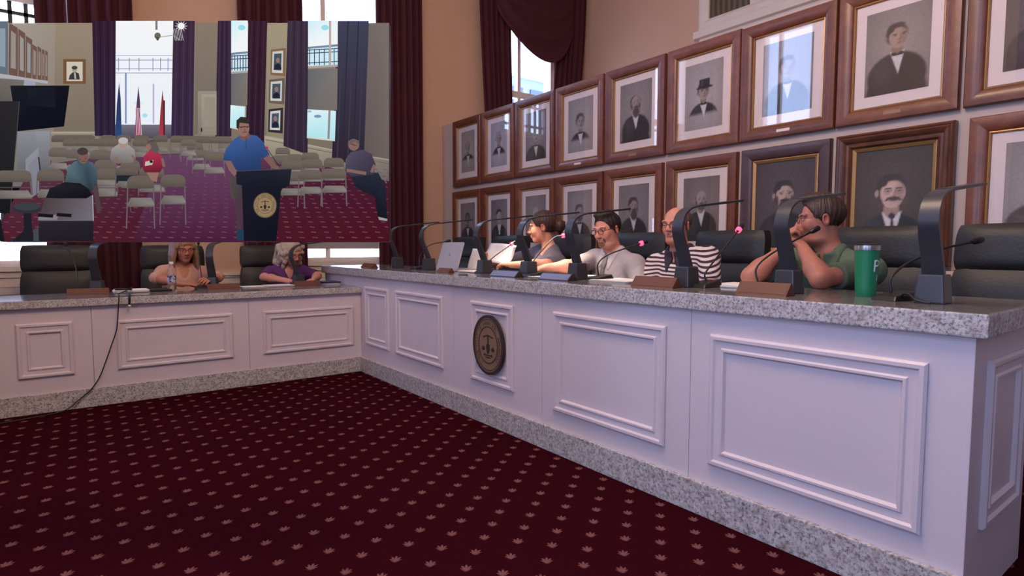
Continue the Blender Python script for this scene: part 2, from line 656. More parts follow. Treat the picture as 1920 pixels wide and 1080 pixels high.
M['blind'] = pmat('grey_roller_blind', S(176, 166, 162), 0.85, 0.03, 20.0)
window(1, fY(YB), *BACK_WINDOWS[0], mull=(0.4,), blind=1.7)
window(2, fY(YB), *BACK_WINDOWS[1], mull=(0.32,))
window(3, fY(YB), *BACK_WINDOWS[2], mull=(0.32,), blind=None, grille=False)
for i, (a, b) in enumerate(LEFT_WINDOWS):
    window(4 + i, fXl(XW), a, b, mull=(0.68,), blind=(2.4, 2.4, 2.4, 1.13)[i])


def curtain(label, fr, a, b, z0=0.04, z1=5.6, pleats=7, d=0.11, amp=0.035, a2=None, b2=None):
    """pleated drape; a2,b2: its edges at the bottom when it is drawn aside"""
    n = pleats * 8
    rows = 12
    V, F = [], []
    for j in range(rows + 1):
        t = j / rows
        e = t * t * (3 - 2 * t)
        l = a + ((a2 if a2 is not None else a) - a) * e
        r = b + ((b2 if b2 is not None else b) - b) * e
        for i in range(n + 1):
            s = i / n
            w = amp * (math.sin(2 * PI * pleats * s + 0.3 * math.sin(5 * t)) + 0.35 * math.sin(2 * PI * pleats * 2.3 * s + 1.0 + t))
            V.append(fr(l + (r - l) * s, z1 + (z0 - z1) * t, d + w))
    for j in range(rows):
        for i in range(n):
            F.append((j * (n + 1) + i, j * (n + 1) + i + 1, (j + 1) * (n + 1) + i + 1, (j + 1) * (n + 1) + i))
    o = mesh('curtain', V, F, M['velvet'], None, True)
    md = o.modifiers.new('thick', 'SOLIDIFY')
    md.thickness = 0.006
    return tag(o, label, 'curtain', 'maroon window curtains')


fb = fY(YB)
curtain('maroon curtain at the left edge, beside the leftmost window', fb, -1.95, -1.25)
curtain('maroon curtain behind the lamp of the empty left desk seat', fb, -0.17, 0.61)
curtain('maroon curtain behind the woman in purple', fb, 1.60, 2.32)
curtain('maroon curtain just right of the video inset panel', fb, 3.25, 3.91)
curtain('maroon drape on the left side of the swagged corner window', fb, 4.82, 5.40, pleats=6, a2=5.06, b2=5.50)
curtain('maroon drape on the right side of the swagged corner window', fb, 6.32, 6.97, pleats=6, a2=6.05, b2=6.55)
for k, (a, b) in enumerate(LEFT_WINDOWS):
    nm = ('first', 'second', 'third', 'fourth')[k]
    c = curtain('near maroon curtain of the %s left side wall window' % nm, fXl(XW), a - 0.6, a + 0.06, pleats=5)
    c2 = curtain('far maroon curtain of the %s left side wall window' % nm, fXl(XW), b - 0.06, min(b + 0.6, YB - 0.15), pleats=5)
    c['group'] = c2['group'] = 'curtains along the left wall'

# swag valance over the corner window: hanging folds between the two drapes
V, F = [], []
nu, nv = 56, 40
for j in range(nv + 1):
    t = j / nv
    for i in range(nu + 1):
        s = i / nu
        x = 5.12 + (6.62 - 5.12) * s
        sag = 4 * s * (1 - s)
        sag = sag ** 0.8
        low = 4.62 - 0.62 * sag * (0.75 + 0.5 * s)
        z = 5.75 + (low - 5.75) * t
        w = 0.16 + 0.10 * sag * (0.3 + 0.7 * t) + 0.03 * math.sin(t * 34) * (0.25 + sag)
        V.append(fb(x, z, w))
for j in range(nv):
    for i in range(nu):
        F.append((j * (nu + 1) + i, j * (nu + 1) + i + 1, (j + 1) * (nu + 1) + i + 1, (j + 1) * (nu + 1) + i))
o = mesh('swag_valance', V, F, M['velvet'], None, True)
o.modifiers.new('thick', 'SOLIDIFY').thickness = 0.006
tag(o, 'draped maroon swag valance hanging across the top of the corner window', 'valance')

# balcony window high on the right wall
cab = thing('window_9', None, None)
struct(cab)
fr = fX(XR)
mb = MB()
y0, y1, z0, z1 = 1.6, 5.02, 4.06, 5.6
mb.ring(y0, y1, z0, z1, [(0, 0.001), (0, 0.07), (0.04, 0.085), (0.10, 0.075), (0.14, 0.05), (0.14, 0.001)], fr)
for k in range(1, 4):
    u = y0 + (y1 - y0) * k / 4
    mb.prism([(u - 0.11, z0 + 0.13), (u + 0.11, z0 + 0.13), (u + 0.11, z1 - 0.13), (u - 0.11, z1 - 0.13)], fr, 0.001, 0.06)
mb.prism([(y0 - 0.04, z0 - 0.09), (y1 + 0.05, z0 - 0.09), (y1 + 0.05, z0 - 0.002), (y0 - 0.04, z0 - 0.002)], fr, 0.001, 0.12)
mb.prism([(y0 - 0.0, z0 - 0.24), (y1 + 0.0, z0 - 0.24), (y1 + 0.0, z0 - 0.092), (y0 - 0.0, z0 - 0.092)], fr, 0.001, 0.05)
mb.build('window_frame', M['cream'], cab)
q = NT('dim_room_behind_glass')
st = q.n('TexWave', {'Vector': q.coord(), 'Scale': 4.0, 'Distortion': 1.5}, bands_direction='Y')
q.set('Base Color', q.mix(st.outputs['Fac'], S(78, 66, 56), S(112, 100, 84)))
q.set('Roughness', 0.08)
M['dim'] = q.m
for k in range(4):
    u = y0 + (y1 - y0) * (k + 0.5) / 4
    MB().prism([(u - 0.4, z0 + 0.1), (u + 0.4, z0 + 0.1), (u + 0.4, z1 - 0.1), (u - 0.4, z1 - 0.1)], fr, 0.002, 0.02).build('pane', M['dim'], cab)

# building across the street, seen through the corner window
bl = thing('building', 'blue-grey flat-roofed building across the street seen through the corner window', 'building', (0, 0, 0))
mb = MB()
mb.box(16, 27.1, 24, 34, -4, 10.4)
mb.build('wall', pmat('grey_blue_facade', S(120, 130, 160), 0.8, 0.1, 2.0), bl)
MB().box(15.8, 27.3, 23.7, 24.0, 9.7, 10.5).build('cornice', pmat('pale_cornice', S(170, 176, 196), 0.8), bl)
for k in range(8):
    for zz_ in (5.2, 7.8):
        MB().box(16.6 + 1.3 * k, 17.4 + 1.3 * k, 23.9, 24.0, zz_, zz_ + 1.4).build('window', pmat('dark_window', S(60, 68, 92), 0.3) if (k + zz_) == 5.2 else bpy.data.materials['dark_window'], bl)
# ------------------------------------------------------------------ council desk (right) and staff desk (left)
XD, YD = 2.136, 5.164
CT, CB = 0.957, 0.884        # right counter top / underside
LT, LB = 0.787, 0.732        # left counter
fR = fX(XD)
fL = fY(YD)
MOLD = [(0, 0.0), (0.0, 0.010), (0.008, 0.017), (0.020, 0.017), (0.028, 0.009), (0.052, 0.007), (0.058, 0.013), (0.066, 0.013), (0.074, 0.0)]


def desk_section(label, fr, u0, u1, ztop, panels, depth, thick_dir):
    t = thing('desk_section', label, 'desk', (0, 0, 0), 0, 'white panelled sections of the ' + ('council desk' if fr is fR else 'left desk'))
    mb = MB()
    mb.prism([(u0 + 0.0012, 0.002), (u1 - 0.0012, 0.002), (u1 - 0.0012, ztop), (u0 + 0.0012, ztop)], fr, 0, -0.04)
    mb.build('front_panel', M['desk_white'], t)
    for a, b, c, d in panels:
        MB().ring(a, b, c, d, MOLD, fr).build('panel_molding', M['desk_white'], t, smooth='auto')
    return t


z0, z1 = 0.24, 0.795
desk_section('white desk section nearest the camera, with the widest panel molding', fR, 0.55, 1.547, CB, [(0.665, 1.447, 0.232, 0.788)], 0, 0)
desk_section('white desk section with one panel molding, between the seal and the nearest section', fR, 1.547, 2.551, CB, [(1.675, 2.447, z0, z1)], 0, 0)
desk_section('white desk section carrying the round seal in its narrow molding', fR, 2.551, 3.521, CB, [(2.815, 3.285, 0.268, 0.795)], 0, 0)
desk_section('far white desk section in the corner, with one wide and one narrow molding', fR, 3.521, 6.1, CB, [(3.658, 4.425, 0.27, 0.795), (4.56, 5.05, 0.27, 0.795)], 0, 0)
# end face of the council desk towards the camera
t = thing('desk_end_panel', 'white end panel of the council desk at the right edge of the photo', 'desk panel', (0, 0, 0))
fE = fY(0.55)
MB().prism([(XD + 0.001, 0.002), (2.76, 0.002), (2.76, CB), (XD + 0.001, CB)], fE, 0, -0.04).build('front_panel', M['desk_white'], t)
MB().ring(2.26, 2.66, 0.26, 0.80, MOLD, fE).build('panel_molding', M['desk_white'], t, smooth='auto')
tag(MB().box(2.24, 2.28, 0.60, 6.1, 0.002, CB).build('modesty_panel', M['desk_white']), 'white inner panel of the council desk in front of the seats', 'desk panel')
# left desk
desk_section('left desk section at the left edge, with a small square molding', fL, -1.6, 0.105, LB, [(-0.315, -0.005, 0.25, 0.628), (-1.3, -0.50, 0.25, 0.628)], 0, 0)
desk_section('middle section of the left desk, with a black cable hanging near it', fL, 0.105, 1.16, LB, [(0.25, 1.035, 0.25, 0.615)], 0, 0)
desk_section('left desk section in the corner beside the council desk', fL, 1.16, XD - 0.002, LB, [(1.268, 2.06, 0.25, 0.615)], 0, 0)
tag(MB().box(-1.6, 2.1, 5.26, 5.30, 0.002, LB).build('modesty_panel', M['desk_white']), 'white inner panel of the left desk', 'desk panel')

def topped(mb):
    o = mb.build('granite_countertop', [M['granite'], M['granite_top_dim']], bevel=0.006, seg=2)
    for p_ in o.data.polygons:
        p_.material_index = 1 if p_.normal.z > 0.9 else 0
    return o


# stone plinths and counters
mb = MB()
mb.prism([(0.52, 0.001), (YD - 0.016, 0.001), (YD - 0.016, 0.135), (0.52, 0.145)], fR, 0.0005, 0.022)
tag(mb.build('stone_plinth', M['granite'], bevel=0.003), 'speckled grey granite plinth along the foot of the council desk', 'plinth')
mb = MB()
mb.prism([(-1.6, 0.001), (XD - 0.001, 0.001), (XD - 0.001, 0.135), (-1.6, 0.135)], fL, 0.0005, 0.015)
tag(mb.build('stone_plinth', M['granite'], bevel=0.003), 'speckled grey granite plinth along the foot of the left desk', 'plinth')
mb = MB().box(XD - 0.028, 2.80, 0.515, 6.14, CB, CT)
tag(topped(mb), 'speckled granite countertop of the long council desk', 'countertop')
mb = MB().box(-1.62, XD - 0.0005, YD - 0.034, 5.80, LB, LT)
tag(topped(mb), 'granite countertop of the lower left desk', 'countertop')

# ------------------------------------------------------------------ round seal on the desk


def curved_text(mb, txt, cu, cv, r, size, a_mid, step, fr, d, flip=False, sx=1.0):
    n = len(txt)
    for k, ch in enumerate(txt):
        if ch == ' ':
            continue
        vs_, fs_ = letter(ch)
        a = a_mid - (k - (n - 1) / 2) * step * (-1 if flip else 1)
        rot = a - PI / 2 + (PI if flip else 0)
        c, s = math.cos(rot), math.sin(rot)
        pts = []
        for x, y, z in vs_:
            x, y = x * size, (y - 0.36) * size
            pts.append(fr(cu + sx * (r * math.cos(a) + x * c - y * s), cv + r * math.sin(a) + x * s + y * c, d))
        mb.add(pts, fs_)


def seal_parts(parent, cu, cv, R, fr, d0, mats, sx=1.0, names=('rim', 'disc', 'lettering', 'emblem'), mir=1):
    """round city seal: rim, disc, circular lettering, emblem with balance, ring lines and sheaf"""
    face, dark = mats
    g = lambda u, v, d: fr(cu + mir * sx * u, cv + v, d)
    circ = lambda r, n=56: [(r * math.cos(2 * PI * k / n), r * math.sin(2 * PI * k / n)) for k in range(n)]

    def annulus(mb, r0, r1, da, db):
        n = 56
        o_, i_ = circ(r1, n), circ(r0, n)
        vs_ = [g(*p, da) for p in o_] + [g(*p, db) for p in o_] + [g(*p, db) for p in i_] + [g(*p, da) for p in i_]
        fs_ = []
        for k in range(n):
            k2 = (k + 1) % n
            for q_ in range(3):
                fs_.append((q_ * n + k, q_ * n + k2, (q_ + 1) * n + k2, (q_ + 1) * n + k))
        mb.add(vs_, fs_)
    e = R * 0.02
    mb = MB()
    mb.prism(circ(R * 0.94), g, d0, d0 + 3 * e)
    mb.build(names[1], face, parent)
    mb = MB()
    annulus(mb, R * 0.92, R, d0, d0 + 4.2 * e)
    annulus(mb, R * 0.845, R * 0.865, d0 + 3 * e, d0 + 3.5 * e)
    annulus(mb, R * 0.60, R * 0.625, d0 + 3 * e, d0 + 3.7 * e)
    mb.build(names[0], dark, parent)
    mb = MB()
    gg = lambda u, v, d: g(u, v, d)
    curved_text(mb, 'THE CITY OF HARRISON, ARKANSAS', 0, 0, R * 0.735, R * 0.19, PI / 2, 0.158, gg, d0 + 3.4 * e)
    curved_text(mb, '*      *', 0, 0, R * 0.735, R * 0.15, -PI / 2, 0.16, gg, d0 + 3.4 * e, flip=True)
    mb.build(names[2], dark, parent)
    mb = MB()
    dd = d0 + 3 * e
    pr = lambda pts: mb.prism([(x * R, y * R) for x, y in pts], g, dd - e * 0.2, dd + 0.6 * e)
    pr([(-0.34, 0.26), (-0.1, 0.33), (0.05, 0.34), (0.34, 0.27), (0.30, 0.235), (0.05, 0.29), (-0.1, 0.28), (-0.32, 0.22)])       # beam
    pr([(-0.03, 0.3), (0.03, 0.3), (0.035, 0.0), (-0.035, 0.0)])
    pr([(-0.10, 0.02), (0.10, 0.02), (0.12, -0.12), (0.05, -0.30), (-0.05, -0.30), (-0.12, -0.12)])                                # sheaf
    for s_ in (-1, 1):
        pr([(s_ * 0.20, -0.12), (s_ * 0.42, -0.12), (s_ * 0.38, -0.19), (s_ * 0.31, -0.215), (s_ * 0.24, -0.19)][::s_])          # pans
        pr([(s_ * 0.30, -0.05), (s_ * 0.32, -0.05), (s_ * 0.40, -0.12), (s_ * 0.22, -0.12)][::s_])
    pr([(-0.22, -0.33), (0.22, -0.33), (0.22, -0.37), (-0.22, -0.37)])
    pr([(-0.16, -0.41), (0.16, -0.41), (0.16, -0.44), (-0.16, -0.44)])
    pr([(-0.30, -0.36), (-0.24, -0.30), (-0.20, -0.34), (-0.26, -0.40)])
    pr([(0.30, -0.36), (0.24, -0.30), (0.20, -0.34), (0.26, -0.40)])
    mb.build(names[3], dark, parent)


sl = thing('city_seal', 'round bronze city seal mounted in the narrow panel of the white council desk', 'seal', (XD, 3.055, 0.528))
seal_parts(sl, 0, 0, 0.191, lambda u, v, d: (-d, u, v), 0.016, (M['bronze'], M['bronze_dark']), sx=0.89, mir=-1)
MB().prism([(0.125 * math.cos(2 * PI * k / 32), 0.15 * math.sin(2 * PI * k / 32)) for k in range(32)], lambda u, v, d: (-d, u, v), 0.0008, 0.0165).build('mounting_block', M['bronze_dark'], sl)

# ------------------------------------------------------------------ portraits
M['print'] = colattr_mat('portrait_print', 0.75)


def portrait(kind, w, h, nx, ny, seed):
    """painted half-length portrait: returns colour array over the sheet (row 0 = bottom)"""
    r = np.random.default_rng(seed)
    u, v = np.meshgrid(np.linspace(0, 1, nx), np.linspace(0, 1, ny))
    asp = w / h
    x = (u - 0.5) * asp
    col = np.zeros((ny, nx, 3))
    bgc, coat, skin, hairc = kind['bg'], kind.get('coat', (34, 32, 34)), kind.get('skin', (150, 135, 130)), kind.get('hair', (60, 56, 56))
    dist = np.sqrt(((x) / (0.55 * asp)) ** 2 + ((v - 0.5) / 0.6) ** 2)
    g = np.clip(1.12 - 0.35 * dist, 0.6, 1.15)[..., None]
    col[:] = np.array(S3(tuple(min(255, v * 1.18 + 26) for v in bgc)))
    col *= g

    def bl(mask, c, a=1.0):
        nonlocal col
        c = tuple(min(255, v * 0.86 + 26) for v in c)
        m_ = np.clip(mask, 0, 1)[..., None] * a
        col = col * (1 - m_) + np.array(S3(c)) * m_

    def ell(cx, cy, rx, ry, soft=0.12, rot=0.0):
        c_, s_ = math.cos(rot), math.sin(rot)
        dx, dy = x - cx, v - cy
        ex, ey = (dx * c_ + dy * s_) / rx, (-dx * s_ + dy * c_) / ry
        d_ = np.sqrt(ex * ex + ey * ey)
        return (1 + soft / 2 - d_) / soft

    def tri(ax, ay, bx, by, cx, cy, soft=0.012):
        pts = [(ax, ay), (bx, by), (cx, cy)]
        m_ = np.full_like(x, 9.0)
        for (p, q) in ((0, 1), (1, 2), (2, 0)):
            (x0, y0), (x1, y1) = pts[p], pts[q]
            L = math.hypot(x1 - x0, y1 - y0)
            m_ = np.minimum(m_, ((x1 - x0) * (v - y0) - (y1 - y0) * (x - x0)) / L)
        return m_ / soft + 0.5
    hy = kind.get('hy', 0.60)      # head centre
    hr = kind.get('hr', 0.135)     # head half height
    hx = kind.get('hx', 0.0)
    tw = kind.get('turn', 0.015)
    sw = kind.get('sw', 2.3)
    sh = hy - hr * 1.55
    bottom = kind.get('fade', 0.0)
    body = np.maximum(ell(hx, sh - hr * 1.9, hr * sw, hr * 2.1, 0.10), ell(hx, sh - hr * 4.5, hr * sw * 1.08, hr * 4.4, 0.10))
    if bottom:
        body = np.minimum(body, (v - bottom) / 0.06)
    bl(body, coat)
    bl(np.minimum(ell(hx - hr * 1.2, sh - hr * 1.2, hr * 0.9, hr * 1.6, 0.8), body) * 0.35, tuple(int(c * 1.6 + 8) for c in coat))
    # shirt, collar, tie
    sc = kind.get('shirt', (205, 198, 200))
    vdep = kind.get('vdep', 1.7)
    bl(np.minimum(tri(hx - hr * 0.55, sh + hr * 0.25, hx + tw, sh - hr * vdep, hx + hr * 0.60, sh + hr * 0.25), 1), sc)
    bl(ell(hx, sh + hr * 0.42, hr * 0.46, hr * 0.55, 0.2), tuple(int(c * 0.8) for c in skin))
    if kind.get('tie', 'bow') == 'bow':
        for s_ in (-1, 1):
            bl(ell(hx + s_ * hr * 0.26 + tw * 0.4, sh + hr * 0.02, hr * 0.28, hr * 0.15, 0.3, s_ * 0.25), kind.get('tiec', (30, 28, 30)))
    elif kind['tie'] == 'long':
        bl(tri(hx - hr * 0.2 + tw, sh - hr * 1.6, hx + hr * 0.26 + tw, sh - hr * 1.6, hx + tw * 0.5, sh + hr * 0.25), kind.get('tiec', (40, 38, 48)))
        bl(ell(hx + tw * 0.5, sh - hr * 0.02, hr * 0.2, hr * 0.2, 0.3), kind.get('tiec', (40, 38, 48)))
    # hair mass, ears, face
    bald = kind.get('bald', 0)
    hw = hr * 0.80
    if bald < 2:
        bl(ell(hx - tw * 0.5, hy + hr * (0.20 - 0.08 * bald), hw * 1.10, hr * (0.96 - 0.06 * bald), 0.2), hairc)
    else:
        bl(ell(hx - tw * 0.5, hy + hr * 0.02, hw * 1.12, hr * 0.6, 0.12), hairc)
    for s_ in (-1, 1):
        bl(ell(hx + s_ * hw * 1.0 - tw, hy - hr * 0.05, hr * 0.12, hr * 0.24, 0.3), tuple(int(c * 0.85) for c in skin))
    bl(ell(hx + tw * 0.4, hy + (-0.05 + 0.10 * bald) * hr, hw * 0.92, hr * (0.80 + 0.10 * bald), 0.18), skin)
    bl(ell(hx + tw * 0.4, hy - hr * 0.42, hw * 0.74, hr * 0.62, 0.14), skin)
    # modelling of the face: the painter's shaded cheek
    face_m = np.maximum(ell(hx + tw * 0.4, hy + (-0.05 + 0.10 * bald) * hr, hw * 0.90, hr * (0.78 + 0.10 * bald), 0.12), ell(hx + tw * 0.4, hy - hr * 0.42, hw * 0.72, hr * 0.60, 0.12))
    bl(np.minimum(ell(hx + hw * 0.75, hy - hr * 0.1, hw * 0.45, hr * 0.75, 0.8), face_m), tuple(int(c * 0.72) for c in skin), 0.6)
    if bald < 1:
        bl(ell(hx - tw * 0.4, hy + hr * 0.98, hw * 0.80, hr * 0.22, 0.5), hairc)
        bl(ell(hx - hw * 0.70, hy + hr * 0.68, hw * 0.36, hr * 0.30, 0.3, 0.6), hairc)
    fx = hx + tw
    dark = tuple(int(c * 0.42) for c in skin)
    for s_ in (-1, 1):
        ex = fx + s_ * hw * 0.42
        bl(ell(ex, hy + hr * 0.10, hw * 0.26, hr * 0.12, 0.9), tuple(int(c * 0.74) for c in skin), 0.6)
        bl(ell(ex, hy + hr * 0.085, hw * 0.13, hr * 0.045, 0.6), (38, 33, 33), 0.85)
        bl(ell(ex, hy + hr * 0.24, hw * 0.30, hr * 0.045, 0.6, -s_ * 0.12), hairc, 0.9)
    bl(ell(fx + hw * 0.10, hy - hr * 0.14, hw * 0.10, hr * 0.26, 0.8), tuple(int(c * 0.74) for c in skin), 0.8)
    bl(ell(fx + hw * 0.02, hy - hr * 0.27, hw * 0.2, hr * 0.07, 0.7), dark, 0.6)
    bl(ell(fx, hy - hr * 0.52, hw * 0.30, hr * 0.05, 0.7), dark, 0.8)
    bl(ell(fx, hy - hr * 0.64, hw * 0.20, hr * 0.04, 0.9), dark, 0.3)
    if kind.get('specs'):
        for s_ in (-1, 1):
            e_ = ell(fx + s_ * hw * 0.42, hy + hr * 0.08, hw * 0.32, hr * 0.2, 0.3)
            bl(np.minimum(e_, 1.5 - ell(fx + s_ * hw * 0.42, hy + hr * 0.08, hw * 0.26, hr * 0.15, 0.3)), (60, 54, 54), 0.35)
    bd = kind.get('beard', 0)
    if bd >= 1:
        bl(ell(fx, hy - hr * 0.42, hw * 0.52, hr * 0.12, 0.4), hairc, 0.95)
    if bd >= 2:
        m_ = ell(fx, hy - hr * (0.84 if bd == 2 else 1.12), hw * 0.66, hr * (0.42 if bd == 2 else 0.72), 0.25)
        m_ = np.minimum(m_, 1.2 - ell(fx, hy - hr * 0.50, hw * 0.2, hr * 0.05, 0.6))
        bl(m_, hairc, 0.95)
        for s_ in (-1, 1):
            bl(ell(hx + tw * 0.4 + s_ * hw * 0.80, hy - hr * 0.40, hw * 0.18, hr * 0.36, 0.5), hairc, 0.8)
    if kind.get('whisk'):
        for s_ in (-1, 1):
            bl(ell(fx + s_ * hw * 0.42, hy - hr * 0.47, hw * 0.25, hr * 0.06, 0.5, -s_ * 0.45), hairc, 0.9)
    if kind.get('hat'):
        hc = (38, 35, 37)
        bl(ell(fx, hy + hr * 0.50, hw * 1.55, hr * 0.20, 0.15), hc)
        bl(np.minimum.reduce([(hw * 1.02 - np.abs(x - fx)) / 0.01, (v - (hy + hr * 0.45)) / 0.01, (hy + hr * 1.62 - v) / 0.012]), hc)
        bl(ell(fx, hy + hr * 0.62, hw * 1.05, hr * 0.10, 0.3), (24, 22, 24))
        bl(ell(fx - hw * 0.45, hy + hr * 1.1, hw * 0.18, hr * 0.4, 0.9), (70, 66, 68), 0.6)
    col *= (1 + 0.05 * r.standard_normal((ny, nx, 1)))
    return np.clip(col, 0, 1).reshape(-1, 3)


def grid_faces(nx, ny):
    return [(j * nx + i, j * nx + i + 1, (j + 1) * nx + i + 1, (j + 1) * nx + i) for j in range(ny - 1) for i in range(nx - 1)]


GREY = (112, 106, 106)
PR = dict
top = [
    (6.983, 6.308, PR(bg=(120, 112, 106), hair=(120, 112, 108), bald=1, hy=.62, fade=.28), 'farthest in the upper row, white-haired sitter on a narrow grey print'),
    (6.290, 5.602, PR(bg=(128, 124, 130), hair=(150, 145, 145), hy=.63, sw=2.0, fade=.25, tie='bow'), 'second from the far end of the upper row, grey-haired sitter on a pale print'),
    (5.580, 4.877, PR(bg=(92, 86, 90), hair=(130, 124, 122), hy=.5, sw=2.5), 'third from the far end of the upper row, its glass reflecting a window grille'),
    (4.856, 4.146, PR(bg=(112, 106, 108), hair=(70, 66, 66), hy=.56, sw=2.1, fade=.2), 'fourth from the far end of the upper row, with a white plaque and grille reflections'),
    (4.121, 3.399, PR(bg=(100, 93, 94), hair=(62, 54, 52), skin=(150, 130, 124), bald=1, beard=3, hy=.64, sw=2.3, tie='none'), 'long-bearded balding man, left of the man in the top hat'),
    (3.376, 2.672, PR(bg=(122, 114, 116), hair=(84, 78, 78), skin=(158, 136, 128), hat=1, hy=.56, hr=.12, sw=2.2, fade=.2), 'man in a black top hat and bow tie'),
    (2.668, 1.951, PR(bg=(104, 98, 102), hair=(60, 56, 58), hy=.62), 'right of the top hat portrait, its glass mirroring a bright window'),
    (1.941, 1.240, PR(bg=(104, 95, 93), coat=(38, 34, 36), hair=(58, 50, 48), skin=(162, 132, 118), hy=.66, hr=.135, turn=.02, sw=2.35), 'large one of a dark-haired clean-shaven man in black, upper right'),
    (1.217, 0.53, PR(bg=(70, 62, 62), hair=(60, 52, 50), hy=.62, coat=(48, 40, 42)), 'cut off by the right edge in the upper row, glass showing bulb reflections'),
]
bot = [
    (7.003, 6.318, PR(bg=(100, 92, 90), hair=(70, 62, 60), skin=(120, 108, 104), hy=.6), 'farthest in the lower row, behind the far end of the desk'),
    (6.281, 5.601, PR(bg=(92, 86, 88), hair=(52, 48, 50), skin=(165, 155, 152), hy=.62, tie='long', tiec=(190, 186, 188)), 'second from the far end of the lower row, dark-haired sitter'),
    (5.580, 4.878, PR(bg=(96, 88, 90), hair=(120, 112, 110), bald=2, skin=(160, 148, 146), hy=.6), 'third from the far end of the lower row, bald sitter above the woman in grey'),
    (4.860, 4.148, PR(bg=(110, 102, 104), hair=(84, 76, 74), skin=(156, 142, 138), beard=2, hy=.58), 'bearded sitter, lower row, above the arm of the lamp by the man in the tie'),
    (4.125, 3.414, PR(bg=(96, 88, 90), hair=(58, 50, 48), skin=(150, 132, 126), beard=3, hy=.62, tie='none'), 'long-bearded sitter, lower row, behind the man in the tie'),
    (3.374, 2.680, PR(bg=(88, 80, 80), hair=(72, 66, 66), bald=2, skin=(160, 144, 138), beard=2, hy=.64, hr=.125, tie='none'), 'bald bearded sitter, lower row, behind the man in stripes'),
    (2.644, 1.964, PR(bg=(50, 42, 46), coat=(26, 24, 28), hair=(38, 34, 38), skin=(176, 146, 136), whisk=1, beard=2, hy=.61, hr=.135, tie='none', vdep=2.0, sw=2.2), 'dark plum frame with a black-haired bearded man, left of the seated man in green'),
    (1.923, 1.245, PR(bg=(50, 44, 42), coat=(34, 34, 40), hair=(52, 46, 46), skin=(196, 160, 146), whisk=1, beard=1, specs=1, hy=.56, hr=.15, tie='long', tiec=(48, 44, 62), sw=2.1, vdep=1.9), 'ornate walnut frame with a moustached man in glasses and tie'),
    (1.180, 0.50, PR(bg=(116, 110, 110), hair=(80, 70, 66), coat=(60, 52, 50), hy=.55), 'cut off by the right edge in the lower row, behind the nearest lamp'),
]
fW = fX(XP)
OAK_PROF = [(0, 0.0), (0, 0.034), (0.006, 0.042), (0.030, 0.045), (0.066, 0.036), (0.082, 0.030), (0.090, 0.018), (0.092, 0.010)]
ORN_PROF = [(0, 0.0), (0, 0.050), (0.012, 0.062), (0.022, 0.056), (0.030, 0.064), (0.044, 0.058), (0.062, 0.036), (0.076, 0.034), (0.084, 0.042), (0.094, 0.030), (0.096, 0.010)]


def framed(row, i, ya, yb, kind, lab):
    y0, y1 = yb, ya
    if row == 0:
        zt, zb = 2.846, 1.968
        if i in (6, 7, 8):
            zt = 2.836
    else:
        zt, zb = 1.903, 1.03
    oil = row == 1 and i in (6, 7)
    adj = ['brown oak frame, portrait ', 'oak frame, portrait ', 'wooden frame, portrait '][0]
    label = lab if oil else 'oak framed portrait: ' + lab
    words_ = label.split()
    t = thing('framed_portrait', ' '.join(words_[:16]), 'picture', (XP, (y0 + y1) / 2, zb), 0, 'framed portraits on the wall')
    cy = (y0 + y1) / 2
    fr = lambda u, v, d: (-d - 0.001, u - cy, v - zb)
    ornate = row == 1 and i == 7
    wm = M['ornate'] if ornate else M['plum'] if oil else (M['wood'] if (i + row) % 2 else M['wood_b'])
    prof = ORN_PROF if ornate else OAK_PROF
    b = prof[-1][0]
    for k in range(4):    # four mitred rails
        vs_, fs_ = [], []
        m = len(prof)
        corners = [(y0, zb, 1, 1), (y1, zb, -1, 1), (y1, zt, -1, -1), (y0, zt, 1, -1)]
        for c in (corners[k], corners[(k + 1) % 4]):
            for ins, h in prof:
                vs_.append(fr(c[0] + c[2] * ins, c[1] + c[3] * ins, h))
        for q_ in range(m - 1):
            fs_.append((q_, m + q_, m + q_ + 1, q_ + 1))
        MB().add(vs_, fs_).build('frame_rail', wm, t, smooth='auto')
    MB().ring(y0 + b - 0.002, y1 - b + 0.002, zb + b - 0.002, zt - b + 0.002, [(0, 0.008), (0, 0.020), (0.006, 0.022), (0.010 if not oil else 0.024, 0.012), (0.011 if not oil else 0.026, 0.006)], fr).build('gilt_liner', M['gold'], t)
    a0, a1, c0, c1 = y0 + b + 0.012, y1 - b - 0.012, zb + b + 0.012, zt - b - 0.012
    if not oil:
        MB().prism([(a0, c0), (a1, c0), (a1, c1), (a0, c1)], fr, 0.001, 0.006).build('mat_board', M['mat_board'], t)
        mx, mt, mbm = 0.066, 0.060, 0.068
        if i in (0, 1) and row == 0:
            mx, mt, mbm = 0.075, 0.06, 0.075
        if i == 7:
            mx = 0.062
        p0, p1, q0, q1 = a0 + mx, a1 - mx, c0 + mbm, c1 - mt
        d = 0.0072
    else:
        p0, p1, q0, q1, d = a0, a1, c0, c1, 0.006
    big = i >= 5
    nx, ny = (60, 78) if big else (40, 54)
    vs_ = [fr(p1 + (p0 - p1) * a / (nx - 1), q0 + (q1 - q0) * bb / (ny - 1), d) for bb in range(ny) for a in range(nx)]
    mesh('portrait_print', vs_, grid_faces(nx, ny), M['print'], t, True, cols=portrait(kind, p1 - p0, q1 - q0, nx, ny, 10 * i + row))
    if not oil:
        MB().prism([(a0 - 0.01, c0 - 0.01), (a1 + 0.01, c0 - 0.01), (a1 + 0.01, c1 + 0.01), (a0 - 0.01, c1 + 0.01)], fr, 0.0145, 0.0165).build('glass_pane', M['glass'], t)
    if row == 0 and i in (2, 3, 4, 6, 7):
        pl = MB().prism([(cy - 0.05, zb + 0.035), (cy + 0.05, zb + 0.035), (cy + 0.05, zb + 0.055), (cy - 0.05, zb + 0.055)], fr, 0.036, 0.044)
        pl.build('name_plaque', M['mat_board'] if i in (3, 6) else M['bronze'], t)
    return t


